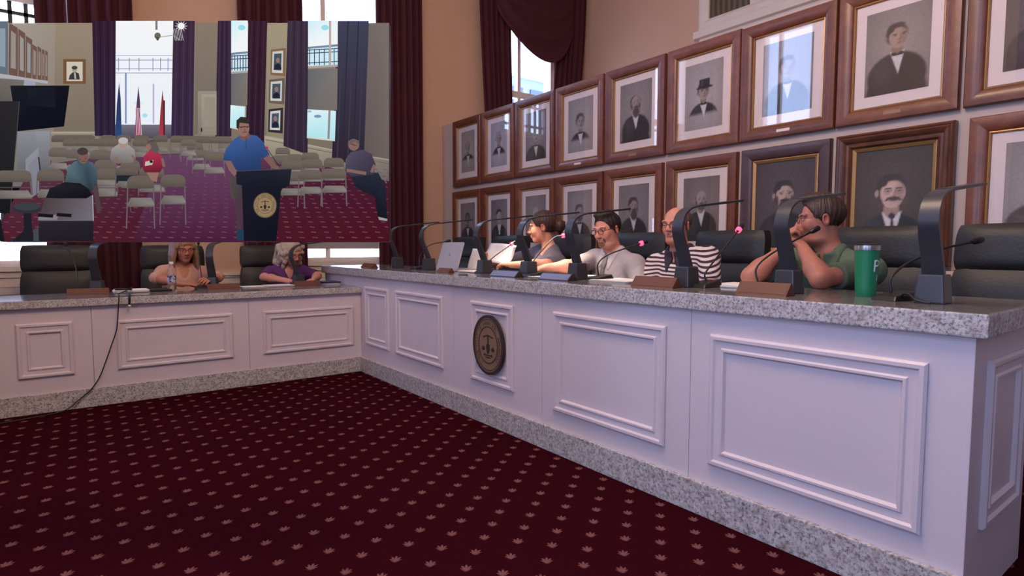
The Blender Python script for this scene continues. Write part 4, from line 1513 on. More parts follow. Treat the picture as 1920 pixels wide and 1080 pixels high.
p.line(498, 262, 730, 307, 1.5, (120, 108, 96))
p.line(498, 258, 730, 300, 1.2, (196, 184, 160))
p.done('picture_wainscot')
p = Pic()
p.poly([(60, 312), (200, 292), (420, 285), (560, 300), (730, 340), (730, 453), (0, 453), (0, 420)], [(96, 52, 74), (98, 56, 84), (108, 64, 98), (100, 52, 84), (84, 26, 52), (92, 16, 36), (96, 30, 50), (92, 32, 54)])
p.poly([(300, 292), (420, 285), (480, 453), (250, 453)], [(110, 66, 104), (112, 66, 108), (88, 30, 70), (86, 28, 58)])
p.done('picture_carpet')
p = Pic()
y = 300.0
row = 0
while y < 452:
    s = (y - 255) / 200
    step = 13 + 12 * s
    x = (row % 2) * step / 2 - 10
    while x < 729:
        if y > 312 + 0.0 * x and not (x < 60 and y < 400):
            w = 4 + 6 * s
            c = 118 + int(30 * rng.random())
            p.line(x, y, x + w, y + 0.8, 0.8 + 1.2 * s, (c, 62 + int(16 * rng.random()), 92))
        x += step
    y += 4.2 + 6.5 * s
    row += 1
p.done('picture_carpet_motif', kind='stuff')

# left: wall of frames on a ledge
for pts, gl in [([(0, 43), (22, 43), (22, 143), (0, 140)], (140, 160, 176)), ([(24, 46), (40, 56), (40, 146), (23, 143)], (156, 146, 140)), ([(41, 57), (54, 66), (54, 149), (41, 146)], (160, 150, 150)),
                ([(55, 70), (67, 78), (66, 151), (55, 149)], (150, 152, 156)), ([(67, 86), (76, 92), (75, 153), (67, 151)], (150, 136, 124)), ([(77, 89), (84, 95), (84, 153), (77, 152)], (150, 136, 126)),
                ([(85, 95), (90, 98), (90, 153), (85, 152)], (144, 128, 120)), ([(91, 97), (96, 101), (96, 154), (91, 153)], (150, 134, 122))]:
    p = Pic()
    fc = (104, 112, 128) if pts[0][0] == 0 else (116, 84, 76)
    p.poly(pts, fc)
    cx = sum(q_[0] for q_ in pts) / 4
    cy = sum(q_[1] for q_ in pts) / 4
    p.poly([(cx + (a - cx) * 0.55, cy + (b - cy) * 0.72) for a, b in pts], gl)
    p.done('picture_frame')
p = Pic()
p.poly([(0, 140), (96, 155), (96, 160), (52, 153), (0, 148)], (176, 176, 186))
p.poly([(52, 153), (73, 156), (73, 166), (52, 164)], (160, 164, 182))
p.poly([(0, 150), (52, 153), (46, 196), (0, 196)], [(112, 106, 100), (120, 114, 108), (108, 100, 92), (96, 90, 84)])
p.done('picture_ledge')
p = Pic()
p.vgrad(40, 249, 74, 320, (140, 142, 152), (112, 112, 122))
p.vgrad(74, 248, 100, 330, (146, 148, 156), (104, 102, 108))
p.poly([(55, 300), (79, 278), (79, 330), (55, 330)], (150, 150, 160))
p.poly([(60, 312), (80, 288), (80, 362), (66, 372)], (140, 140, 156))
p.line(79, 296, 82, 322, 2.5, (56, 52, 54))
p.done('picture_alcove')
# framed drawing on the far wall
p = Pic()
p.poly([(125, 114), (167, 114), (167, 160), (125, 160)], (124, 84, 58))
p.poly([(131, 119), (161, 119), (161, 155), (131, 155)], (208, 198, 180))
p.poly([(135, 152), (137, 144), (142, 139), (148, 138), (154, 141), (156, 152)], (64, 58, 56))
p.ell(146, 134, 4.6, 5.5, (168, 156, 142)).ell(146, 130, 5.5, 3.5, (70, 62, 58))
p.poly([(145, 140), (148, 140), (149, 151), (146, 151)], (190, 184, 176))
p.done('picture_frame')
# big far window, its leaded band and mullions
p = Pic()
p.vgrad(222, 43, 331, 238, (252, 252, 255), (238, 246, 255))
p.line(223, 107, 330, 107, 1.2, (170, 176, 210))
for yy in (116, 132):
    p.line(223, yy, 330, yy, 1.4, (150, 156, 196))
p.line(223, 140, 330, 140, 2.5, (206, 196, 214))
for xx in (228, 248, 266, 292, 306, 320):
    p.line(xx, 112, xx, 136, 1.5, (140, 150, 196))
p.line(241.5, 140, 241.5, 234, 3.5, (134, 150, 196))
p.line(293, 160, 293, 234, 3, (196, 176, 222))
p.ell(277, 219, 5, 4, (168, 232, 250)).ell(265, 196, 10, 3, (214, 244, 255))
p.done('picture_window')
p = Pic()
for x0, x1, c in ((226, 236, (60, 70, 76)), (238, 248, (34, 38, 52)), (252, 262, (70, 62, 70)), (270, 291, (112, 92, 100)), (294, 312, (104, 86, 92)), (316, 328, (50, 52, 66))):
    p.poly([(x0, 240), (x1, 237), (x1 + 1, 258), (x0, 260)], c)
p.vgrad(222, 236, 329, 262, (120, 112, 130), (80, 76, 92))
p.done('picture_window_seat')
for x, col1, col2, top in ((229, (44, 48, 84), (40, 76, 140), 157), (265, (62, 58, 96), (176, 60, 90), 164), (310, (150, 40, 56), (196, 52, 72), 171)):
    p = Pic()
    p.poly([(x, top), (x + 3, top + 30), (x + 5, 258), (x - 7, 258), (x - 4, top + 40)], [col1, col1, col2, col2, col1])
    if x == 265:
        for k in range(4):
            p.line(x - 5 + k * 2.5, 205, x - 3 + k * 3, 256, 1.2, (226, 190, 204))
    if x == 310:
        p.line(x + 3, top + 20, x + 3, 258, 3, (72, 40, 48))
    p.done('picture_flag')
# curtains
for pts, c1, c2 in (([(179, 43), (223, 43), (222, 257), (184, 257)], (58, 28, 48), (44, 34, 66)), ([(330, 43), (370, 43), (367, 258), (326, 258)], (66, 42, 62), (56, 40, 74)),
                    ([(413, 43), (438, 43), (438, 258), (408, 258)], (62, 40, 62), (52, 36, 62)), ([(470, 43), (505, 43), (498, 290), (463, 262)], (62, 30, 48), (50, 28, 50)),
                    ([(543, 43), (581, 43), (580, 292), (535, 276)], (66, 48, 66), (54, 40, 62)), ([(636, 43), (694, 43), (684, 316), (625, 300)], (66, 66, 92), (50, 38, 52))):
    p = Pic()
    p.poly(pts, [c1, c1, c2, c2])
    for k in range(1, 6):
        s = k / 6
        xa = pts[0][0] + (pts[1][0] - pts[0][0]) * s
        xb = pts[3][0] + (pts[2][0] - pts[3][0]) * s
        yb = pts[3][1] + (pts[2][1] - pts[3][1]) * s
        d = 10 if k % 2 else -8
        p.line(xa, 43, xb, yb, 2.2, tuple(min(255, max(0, int((a + b) / 2 + d))) for a, b in zip(c1, c2)))
    p.done('picture_curtain')
# chandelier
p = Pic()
p.line(299, 43, 299, 60, 4, (120, 124, 120)).ell(301, 71, 6, 6, (110, 112, 84)).poly([(296, 73), (306, 73), (302, 80), (300, 80)], (84, 80, 72))
for k in range(6):
    p.line(330 + 3 * k, 58, 334 + 3 * k, 80, 1.0, (190, 186, 190))
p.line(303, 74, 330, 70, 1.2, (140, 140, 140)).line(330, 70, 344, 80, 1.2, (170, 166, 170))
for k in range(12):
    a = 2 * PI * k / 12
    p.poly([(345 + 2 * math.cos(a + 1.57), 53 + 2 * math.sin(a + 1.57)), (345 + 13 * math.cos(a), 53 + 12 * math.sin(a)), (345 - 2 * math.cos(a + 1.57), 53 - 2 * math.sin(a + 1.57))], (214, 204, 214))
p.ell(345, 53, 6, 6, (255, 252, 250))
p.done('picture_chandelier')
# door
p = Pic()
p.vgrad(376, 174, 411, 256, (156, 144, 128), (136, 124, 112)).vgrad(383, 180, 410, 256, (170, 158, 140), (148, 136, 120))
p.poly([(388, 185), (408, 185), (408, 240), (388, 240)], (156, 144, 128)).ell(383, 246, 1.5, 4.5, (50, 46, 46))
p.done('picture_door')


# side windows
def side_window(x0, x1, g0, g1, sh0, sh1, lo, mull, skew):
    p = Pic()
    p.poly([(x0, 43), (x1, 43), (x1, g0), (x0, g0)], [(206, 246, 255), (240, 252, 255), (252, 252, 255), (246, 253, 255)])
    p.ell((x0 + x1) / 2 + 4, 56, 7, 5, (150, 230, 248))
    p.poly([(x0, g0), (x1, g0 - skew), (x1, g1 - skew * 0.5), (x0, g1)], (206, 240, 255))
    n = 6
    for k in range(n):
        xx = x0 + (x1 - x0) * (k + 0.3) / n
        p.line(xx, g0, xx, g1 - 2, 1.6, (52, 62, 84))
    for yy in (g0 + 2, g0 + 8, g1 - 6):
        p.line(x0, yy, x1, yy - skew * 0.6, 1.8, (70, 84, 110))
    p.line(x0, g0 - 2, x1, g0 - 2 - skew, 4, (120, 140, 170))
    p.line(x0, g1 + 2, x1, g1 + 2 - skew * 0.6, 4, (176, 168, 160))
    if mull:
        p.line(mull, 43, mull, g1, 4, (196, 172, 166))
    p.poly([(x0, sh0), (x1, sh0 - 2), (x1 - 1, sh1 + 1), (x0, sh1)], [(104, 106, 114), (128, 122, 118), (124, 112, 108), (110, 108, 106)])
    p.poly([(x0 - 1, sh1), (x1 - 3, sh1 + 3), (x1 - 5, lo + 6), (x0 - 2, lo)], [(230, 250, 255), (210, 246, 255), (184, 242, 250), (176, 242, 248)])
    if mull:
        p.line(mull - 1, sh1 + 2, mull - 3, lo + 4, 4, (150, 140, 150))
        p.ell(x0 + 18, sh1 + 13, 7, 3, (120, 160, 190)).ell(x0 + 3, sh1 + 4, 4, 2, (150, 190, 210))
    else:
        p.line(x1 - 4, sh1 + 2, x1 - 5, lo + 3, 3, (170, 160, 160))
    p.line(x0 - 2, lo + 1, x1 - 5, lo + 7, 3, (220, 216, 210))
    p.done('picture_window')


side_window(438, 469, 107, 138, 142, 200, 240, None, 3)
side_window(581, 636, 96, 128, 134, 208, 259, 622, 5)
for (x0, y0, x1, y1), fc in (((512, 95, 540, 147), (140, 104, 76)), ((509, 151, 538, 199), (110, 92, 84)), ((508, 206, 535, 253), (54, 44, 54))):
    p = Pic()
    p.poly([(x0, y0 + 2), (x1, y0 - 1), (x1 - 1, y1), (x0 - 1, y1 - 3)], fc)
    p.poly([(x0 + 3, y0 + 6), (x1 - 5, y0 + 4), (x1 - 6, y1 - 6), (x0 + 2, y1 - 7)], (206, 206, 200))
    p.poly([(x0 + 6, y0 + 10), (x1 - 8, y0 + 9), (x1 - 9, y1 - 11), (x0 + 5, y1 - 12)], (70, 84, 104))
    cx, cy = (x0 + x1) / 2 - 1, (y0 + y1) / 2
    p.poly([(cx - 7, cy + 13), (cx - 6, cy + 5), (cx, cy + 1), (cx + 6, cy + 5), (cx + 7, cy + 13)], (36, 40, 56)).ell(cx, cy - 4, 3.6, 5, (150, 118, 108))
    p.done('picture_frame')
# wall television and the near black panel
p = Pic()
p.poly([(28, 164), (138, 164), (128, 240), (41, 249)], [(26, 30, 40), (20, 20, 34), (16, 16, 30), (18, 18, 34)])
p.poly([(60, 170), (110, 168), (112, 205), (58, 200)], [(30, 34, 44), (24, 26, 38), (24, 30, 42), (26, 26, 42)])
p.done('picture_television')
p = Pic()
p.poly([(0, 193), (46, 193), (28, 401), (0, 401)], [(40, 38, 42), (44, 42, 44), (28, 28, 34), (28, 28, 34)])
p.line(45, 194, 28, 400, 1.2, (80, 78, 84))
p.poly([(0, 401), (8, 401), (18, 453), (0, 453)], (30, 28, 36))
p.done('picture_panel')

# folding chairs
BK, BK2, ST, LG = (120, 106, 97), (102, 90, 84), (142, 131, 127), (122, 105, 111)


def pchair(x, y, w, h=None, seat=True, legs=0, k=1.0):
    """x,y: top centre of the backrest; w: backrest width"""
    p = Pic()
    h = h or w * 0.42
    sc = lambda c: tuple(int(v * k) for v in c)
    y2 = y + h
    if legs:
        for s_ in (-1, 1):
            p.line(x + s_ * w * 0.47, y + h * 0.4, x + s_ * w * 0.52, y2 + legs, max(1.2, w * 0.05), sc(LG))
            p.line(x + s_ * w * 0.40, y2 + h * 1.4, x + s_ * w * 0.36, y2 + legs * 0.6, max(1.0, w * 0.035), sc((104, 88, 98)))
        p.line(x - w * 0.45, y2 + legs * 0.45, x + w * 0.45, y2 + legs * 0.45, 1.2, sc((110, 92, 100)))
    if seat:
        sy = y2 + h * 0.85
        p.poly([(x - w * 0.36, sy), (x + w * 0.40, sy), (x + w * 0.52, sy + h * 0.55), (x + w * 0.50, sy + h * 0.78), (x - w * 0.46, sy + h * 0.78), (x - w * 0.48, sy + h * 0.55)],
               [sc(ST), sc(ST), sc((156, 146, 140)), sc((112, 102, 100)), sc((112, 102, 100)), sc((156, 146, 140))])
    r = h * 0.55
    pts = [(x - w / 2, y2)]
    pts += [(x - w / 2 + r - r * math.cos(a), y + r - r * math.sin(a)) for a in [PI / 2 * q_ / 4 for q_ in range(5)]]
    pts += [(x + w / 2 - r + r * math.sin(a), y + r - r * math.cos(a)) for a in [PI / 2 * q_ / 4 for q_ in range(5)]]
    pts += [(x + w / 2, y2), (x + w * 0.40, y2 + h * 0.08), (x - w * 0.40, y2 + h * 0.08)]
    cols = [sc(BK if q_[1] < y + h * 0.6 else BK2) for q_ in pts]
    p.poly(pts, cols)
    return p.done('picture_chair')


for x in (118, 136, 154, 172, 209, 239, 272, 307):
    pchair(x, 256, 27, 12, True, 0, 0.92)
for x in (338, 356, 372, 390, 410, 428):
    pchair(x, 257 + (x - 338) * 0.02, 25, 12, True, 30, 0.95)
for x in (140, 164, 188, 203, 222, 270):
    pchair(x, 263, 28, 13, True, 0, 0.96)
for x, y, w in ((118, 280, 36), (150, 283, 36), (196, 284, 38), (228, 285, 36), (372, 270, 30), (384, 284, 33), (408, 288, 36), (360, 264, 28)):
    pchair(x, y, w, None, True, 30 if x > 300 else 0)
for x, y, w in ((206, 302, 42), (252, 302, 36), (36, 322, 66), (104, 320, 50), (208, 318, 40)):
    pchair(x, y, w, 20, True, 26)
p = Pic()
p.poly([(225, 330), (266, 324), (266, 348), (228, 352)], (34, 42, 58))
p.done('picture_bag')
pchair(292, 315, 46, 18, True, 30)
pchair(246, 316, 42, 14, True, 40, 0.95)
for x, y, w in ((535, 280, 27), (556, 292, 33), (586, 289, 32), (531, 294, 34), (554, 302, 42), (590, 301, 38), (630, 299, 38)):
    pchair(x, y, w, None, True, 24)
for x, y, w in ((552, 324, 46), (586, 321, 44), (630, 319, 46)):
    pchair(x, y, w, 17, True, 52)
pchair(272, 332, 50, 22, True, 76)
pchair(332, 330, 46, 21, True, 72)

SKN = (150, 110, 96)
# seated old man in white
p = Pic()
p.poly([(215, 300), (219, 282), (232, 273), (250, 275), (261, 284), (263, 300), (256, 308), (222, 309)], [(130, 124, 122), (168, 160, 160), (176, 168, 168), (172, 164, 164), (160, 152, 152), (136, 126, 126), (130, 122, 120), (120, 112, 110)])
p.ell(240, 272, 9, 10, (178, 148, 138)).ell(240, 267, 9, 6, (196, 186, 184)).line(226, 298, 232, 310, 4, (150, 108, 94)).line(256, 294, 262, 302, 4, (150, 108, 94))
p.done('picture_person')
# woman in a pink shirt
p = Pic()
p.poly([(276, 318), (278, 296), (288, 286), (302, 286), (312, 296), (314, 316), (308, 326), (280, 326)], [(150, 32, 62), (196, 40, 78), (206, 44, 84), (204, 44, 84), (190, 40, 78), (150, 30, 60), (120, 30, 52), (120, 30, 52)])
p.ell(293, 276, 9.5, 11, (92, 78, 76)).poly([(283, 272), (300, 268), (307, 284), (300, 292), (286, 282)], (104, 90, 88)).ell(287, 279, 5, 6, (160, 110, 96))
p.poly([(281, 306), (296, 303), (294, 312), (280, 314)], (214, 200, 190)).ell(292, 306, 3, 2.5, (30, 28, 30))
p.poly([(283, 326), (306, 326), (302, 344), (292, 340)], (170, 122, 108)).line(312, 300, 316, 316, 5, (150, 104, 92))
p.done('picture_person')
# boy in teal
p = Pic()
p.poly([(132, 346), (138, 316), (150, 306), (168, 303), (184, 308), (192, 326), (192, 352), (180, 362), (150, 356)], [(72, 92, 106), (94, 124, 138), (92, 122, 138), (66, 92, 108), (86, 114, 130), (76, 100, 118), (56, 70, 84), (46, 58, 74), (66, 84, 98)])
p.poly([(154, 300), (176, 300), (176, 312), (166, 318), (156, 310)], (70, 92, 108)).ell(166, 296, 9.5, 14, (140, 96, 84)).ell(165, 287, 10, 7, (74, 62, 60)).line(188, 350, 196, 398, 9, (92, 70, 76))
p.ell(160, 302, 1.2, 0.8, (40, 30, 30)).ell(170, 300, 1.2, 0.8, (40, 30, 30)).line(163, 306, 171, 305, 1, (110, 60, 56))
p.done('picture_person')
# table with jacket and remotes, stool
p = Pic()
p.poly([(96, 372), (183, 368), (185, 415), (82, 415)], [(88, 72, 72), (120, 112, 122), (130, 126, 136), (84, 70, 76)])
p.poly([(84, 415), (185, 415), (185, 453), (84, 453)], [(48, 44, 56), (44, 40, 54), (34, 30, 46), (38, 34, 46)])
p.line(183.5, 368, 185, 416, 1.6, (190, 190, 206)).line(84, 415, 185, 415, 1.4, (120, 114, 128))
p.poly([(84, 406), (120, 404), (118, 414), (82, 414)], (150, 142, 148))
for x0, y0 in ((84, 402), (118, 401)):
    p.poly([(x0, y0), (x0 + 27, y0 + 2), (x0 + 26, y0 + 8), (x0 - 2, y0 + 6)], (26, 24, 32))
p.done('picture_table')
p = Pic()
p.poly([(97, 373), (104, 356), (118, 350), (132, 344), (160, 346), (176, 356), (183, 368), (172, 374), (120, 374)], [(28, 28, 38), (34, 34, 44), (38, 38, 48), (34, 34, 44), (26, 26, 36), (30, 30, 40), (28, 28, 40), (18, 18, 26), (18, 18, 26)])
p.done('picture_jacket')
p = Pic()
p.poly([(56, 398), (70, 398), (72, 436), (90, 453), (34, 453), (56, 434)], (36, 34, 46))
p.ell(62, 393, 26, 9, (52, 54, 64)).ell(62, 389, 25, 7.5, (66, 70, 80))
p.poly([(74, 432), (83, 428), (84, 453), (74, 453)], (72, 84, 92))
p.done('picture_stool')
# seated man at the right with crossed legs
p = Pic()
p.poly([(664, 330), (712, 326), (726, 352), (729, 412), (712, 412), (706, 372), (668, 352)], [(40, 46, 62), (42, 48, 66), (36, 40, 58), (24, 26, 40), (24, 26, 40), (30, 34, 50), (34, 38, 54)])
p.poly([(651, 324), (652, 302), (662, 288), (684, 284), (700, 292), (708, 312), (704, 330), (664, 334)], [(76, 72, 96), (96, 90, 116), (88, 80, 104), (84, 74, 98), (76, 66, 88), (70, 62, 84), (60, 58, 80), (62, 60, 82)])
p.ell(667, 275, 10, 11, (148, 104, 96)).poly([(656, 276), (657, 268), (664, 264), (676, 267), (678, 276), (670, 269)], (112, 96, 96)).line(654, 322, 690, 328, 6, (150, 108, 98)).line(706, 312, 700, 326, 6, (146, 104, 96))
p.poly([(712, 408), (729, 412), (729, 416), (714, 414)], (176, 170, 174)).line(661, 273, 673, 277, 1.2, (60, 50, 54)).line(708, 318, 728, 346, 2, (120, 112, 120))
p.done('picture_person')
# speaker in a blue polo behind the lectern
p = Pic()
p.poly([(436, 334), (462, 334), (461, 420), (450, 428), (446, 376), (440, 372)], [(92, 82, 80), (84, 74, 76), (70, 54, 66), (66, 50, 62), (90, 78, 80), (96, 86, 84)])
p.poly([(448, 376), (462, 376), (460, 432), (450, 432)], (92, 60, 78)).poly([(451, 430), (466, 432), (466, 453), (450, 450)], (36, 70, 96))
p.poly([(425, 303), (430, 283), (446, 264), (456, 258), (474, 256), (488, 258), (498, 268), (512, 294), (500, 302), (495, 296), (496, 322), (440, 324), (438, 306)],
       [(44, 74, 136), (54, 90, 160), (60, 98, 170), (58, 94, 162), (52, 86, 150), (58, 92, 160), (54, 88, 154), (44, 76, 138), (40, 70, 128), (42, 72, 132), (36, 62, 118), (38, 64, 120), (44, 76, 138)])
p.poly([(428, 304), (440, 305), (448, 320), (454, 324), (446, 334), (436, 322)], (148, 106, 98)).poly([(500, 300), (510, 293), (522, 312), (534, 316), (528, 322), (516, 318)], (140, 98, 92))
p.poly([(456, 256), (474, 253), (474, 262), (464, 268), (456, 262)], (132, 86, 78)).ell(463, 244, 11, 16, (156, 110, 98)).poly([(450, 244), (450, 230), (458, 223), (468, 224), (474, 232), (473, 236), (456, 234), (454, 246)], (52, 46, 46))
p.line(455, 242, 476, 241, 1.6, (50, 38, 40)).ell(459, 242.5, 2.6, 1.8, (96, 70, 66)).ell(470, 242, 2.6, 1.8, (96, 70, 66)).line(461, 252, 470, 251, 1.4, (110, 62, 58)).poly([(464, 242), (468, 249), (463, 249)], (138, 92, 82))
p.line(468, 262, 468, 284, 1.4, (40, 66, 118))
p.done('picture_person')
# lectern with seal and microphone
p = Pic()
p.line(507, 282, 531, 318, 1.2, (36, 32, 40)).ell(506.5, 280.5, 2.4, 2.6, (212, 40, 70))
p.done('picture_microphone')
p = Pic()
p.poly([(450, 324), (500, 321), (552, 320), (548, 352), (533, 356), (524, 453), (464, 453), (460, 350), (450, 348)], [(36, 38, 54), (34, 38, 54), (40, 42, 58), (32, 34, 50), (26, 28, 44), (20, 22, 38), (24, 24, 42), (30, 30, 48), (34, 36, 52)])
p.line(450, 323.5, 552, 319.5, 1.4, (74, 78, 96))
p.done('picture_lectern')
_layer[0] += 2
z_ = _layer[0] * 2.4e-5
GF, GD = glow('inset_gold', S(150, 124, 92), 1.0), glow('inset_gold_dark', S(44, 40, 44), 1.0)
for m_ in (GF, GD):
    b_ = m_.node_tree.nodes['Principled BSDF']
    b_.inputs['Base Color'].default_value = (0, 0, 0, 1)
    b_.inputs['Specular IOR Level'].default_value = 0
seal_parts(inset_panel, (503 - 365) * SK, (248 - 387) * SK, 24.5 * SK, lambda u, v, d: (u, v, d * 0.02 + z_), 0.0, (GF, GD), sx=0.93, names=('picture_seal_rim', 'picture_seal_disc', 'picture_seal_lettering', 'picture_seal_emblem'))
# ------------------------------------------------------------------ people: bodies grown from a smooth distance field


def axis(lo, hi, coarse, zones):
    """sample positions: coarse steps, finer inside zones [(a,b,h)]"""
    out = [lo]
    while out[-1] < hi:
        h = coarse
        for a, b, hh in zones:
            if a - coarse < out[-1] < b:
                h = min(h, hh)
        out.append(out[-1] + h)
    return np.array(out, np.float32)


class Field:
    def __init__(self, ax):
        self.ax = ax
        self.F = np.full([len(a) for a in ax], 1.0, np.float32)

    def sub(self, lo, hi, m):
        sl = []
        for a, l, h in zip(self.ax, lo, hi):
            i0 = int(np.searchsorted(a, l - m))
            i1 = int(np.searchsorted(a, h + m))
            sl.append(slice(max(i0 - 1, 0), min(i1 + 1, len(a))))
        return tuple(sl)

    def grid(self, sl):
        return np.meshgrid(*[a[s] for a, s in zip(self.ax, sl)], indexing='ij', sparse=True)

    def put(self, sl, d, k, op):
        A = self.F[sl]
        d = d.astype(np.float32)
        if op == 'cut':
            d = -d
            A, d = -A, -d
            if k > 0:
                h = np.maximum(k - np.abs(A - d), 0) / k
                r = np.minimum(A, d) - h * h * k * 0.25
            else:
                r = np.minimum(A, d)
            self.F[sl] = -r
            return
        if k > 0:
            h = np.maximum(k - np.abs(A - d), 0) / k
            self.F[sl] = np.minimum(A, d) - h * h * k * 0.25
        else:
            self.F[sl] = np.minimum(A, d)

    def cap(self, a, b, ra, rb, k=0.03, op='add', flat=False):
        a, b = np.array(a, float), np.array(b, float)
        R = max(ra, rb)
        sl = self.sub(np.minimum(a, b) - R, np.maximum(a, b) + R, k + 0.035)
        X, Y, Z = self.grid(sl)
        ab = b - a
        L2 = max(float(ab @ ab), 1e-9)
        tr = ((X - a[0]) * ab[0] + (Y - a[1]) * ab[1] + (Z - a[2]) * ab[2]) / L2
        t = np.clip(tr, 0, 1)
        d = np.sqrt((X - a[0] - t * ab[0]) ** 2 + (Y - a[1] - t * ab[1]) ** 2 + (Z - a[2] - t * ab[2]) ** 2) - (ra + (rb - ra) * t)
        if flat:
            L = math.sqrt(L2)
            d = np.maximum(d, (tr - 1) * L)
        self.put(sl, d, k, op)

    def ell(self, c, r, M3=None, k=0.03, op='add'):
        c, r = np.array(c, float), np.array(r, float)
        R = max(r)
        sl = self.sub(c - R, c + R, k + 0.035)
        X, Y, Z = self.grid(sl)
        dx, dy, dz = X - c[0], Y - c[1], Z - c[2]
        if M3 is not None:
            m = np.array(M3)    # columns = local axes
            u = dx * m[0, 0] + dy * m[1, 0] + dz * m[2, 0]
            v = dx * m[0, 1] + dy * m[1, 1] + dz * m[2, 1]
            w = dx * m[0, 2] + dy * m[1, 2] + dz * m[2, 2]
        else:
            u, v, w = dx, dy, dz
        k0 = np.sqrt((u / r[0]) ** 2 + (v / r[1]) ** 2 + (w / r[2]) ** 2)
        k1 = np.sqrt((u / r[0] ** 2) ** 2 + (v / r[1] ** 2) ** 2 + (w / r[2] ** 2) ** 2) + 1e-6
        self.put(sl, k0 * (k0 - 1) / k1, k, op)

    def half(self, p, n, k=0.0):
        """remove everything on the side n of the plane through p"""
        X, Y, Z = self.grid((slice(None),) * 3)
        d = (X - p[0]) * n[0] + (Y - p[1]) * n[1] + (Z - p[2]) * n[2]
        self.F = np.maximum(self.F, d.astype(np.float32))

    def nets(self):
        F = self.F
        ins = F < 0
        nx, ny, nz = F.shape
        c8 = [ins[i:nx - 1 + i, j:ny - 1 + j, k:nz - 1 + k] for i in (0, 1) for j in (0, 1) for k in (0, 1)]
        anyi = np.logical_or.reduce(c8)
        alli = np.logical_and.reduce(c8)
        act = anyi & ~alli
        I, J, K = np.nonzero(act)
        n = len(I)
        idx = np.full(act.shape, -1, np.int32)
        idx[I, J, K] = np.arange(n)
        cor = [(i, j, k) for i in (0, 1) for j in (0, 1) for k in (0, 1)]
        val = np.stack([F[I + a, J + b, K + c] for a, b, c in cor], 1)
        pos = np.stack([np.stack([self.ax[0][I + a], self.ax[1][J + b], self.ax[2][K + c]], 1) for a, b, c in cor], 1)
        acc = np.zeros((n, 3))
        cnt = np.zeros(n)
        for p_, q_ in [(0, 1), (2, 3), (4, 5), (6, 7), (0, 2), (1, 3), (4, 6), (5, 7), (0, 4), (1, 5), (2, 6), (3, 7)]:
            va, vb = val[:, p_], val[:, q_]
            x = (va < 0) != (vb < 0)
            t = np.where(x, va / np.where(x, va - vb, 1), 0)[:, None]
            acc += np.where(x[:, None], pos[:, p_] + (pos[:, q_] - pos[:, p_]) * t, 0)
            cnt += x
        V = acc / cnt[:, None]
        Q = []
        for axn in range(3):
            o1, o2 = (axn + 1) % 3, (axn + 2) % 3
            s0 = [slice(None)] * 3
            s1 = [slice(None)] * 3
            s0[axn], s1[axn] = slice(0, -1), slice(1, None)
            A, B = ins[tuple(s0)], ins[tuple(s1)]
            x = A != B
            P = np.stack(np.nonzero(x), 1)
            ok = (P[:, o1] > 0) & (P[:, o2] > 0) & (P[:, o1] < F.shape[o1] - 1) & (P[:, o2] < F.shape[o2] - 1)
            P = P[ok]
            inA = A[P[:, 0], P[:, 1], P[:, 2]]

            def g(d1, d2):
                q_ = P.copy()
                q_[:, o1] -= d1
                q_[:, o2] -= d2
                return idx[q_[:, 0], q_[:, 1], q_[:, 2]]
            quad = np.stack([g(1, 1), g(0, 1), g(0, 0), g(1, 0)], 1)
            quad[~inA] = quad[~inA][:, ::-1]
            Q.append(quad)
        return V, np.concatenate(Q)


def np_mesh(name, V, Q, mat, parent, cols=None):
    me = bpy.data.meshes.new(name)
    me.vertices.add(len(V))
    me.vertices.foreach_set('co', np.asarray(V, np.float32).ravel())
    me.loops.add(Q.size)
    me.loops.foreach_set('vertex_index', Q.astype(np.int32).ravel())
    me.polygons.add(len(Q))
    me.polygons.foreach_set('loop_start', np.arange(0, Q.size, 4, dtype=np.int32))
    me.polygons.foreach_set('use_smooth', np.ones(len(Q), bool))
    me.update(calc_edges=True)
    if cols is not None:
        ca = me.color_attributes.new('Col', 'FLOAT_COLOR', 'POINT')
        c = np.ones((len(V), 4), np.float32)
        c[:, :3] = cols
        ca.data.foreach_set('color', c.ravel())
    return link_mesh(name, me, mat, parent)


def skin_mat():
    q = NT('skin')
    at = q.n('VertexColor', layer_name='Col')
    no = q.n('TexNoise', {'Vector': q.coord(), 'Scale': 55.0, 'Detail': 3.0})
    hs = q.n('HueSaturation', {'Color': at.outputs[0], 'Value': q.math('ADD', q.math('MULTIPLY', no.outputs['Fac'], 0.2), 0.9)})
    q.set('Base Color', hs.outputs[0])
    q.set('Roughness', 0.48)
    q.set('Specular IOR Level', 0.35)
    q.set('Subsurface Weight', 0.08)
    q.set('Subsurface Radius', (0.02, 0.008, 0.004))
    return q.m


M['skin'] = skin_mat()


def rot3(yaw, pitch, roll):
    return np.array(Matrix.Rotation(yaw, 3, 'Z') @ Matrix.Rotation(pitch, 3, 'Y') @ Matrix.Rotation(roll, 3, 'X'))


def hair_mat(name, c, c2=None):
    q = NT(name)
    no = q.n('TexNoise', {'Vector': q.n('Mapping', {'Vector': q.coord(), 'Scale': (1, 1, 0.25)}).outputs[0], 'Scale': 140.0, 'Detail': 3.0})
    q.set('Base Color', q.mix(no.outputs['Fac'], S3(c), S3(c2 or tuple(min(255, int(v * 1.5 + 8)) for v in c))))
    q.set('Roughness', 0.5)
    bp = q.n('Bump', {'Height': no.outputs['Fac'], 'Strength': 0.5, 'Distance': 0.004})
    q.set('Normal', bp.outputs[0])
    return q.m


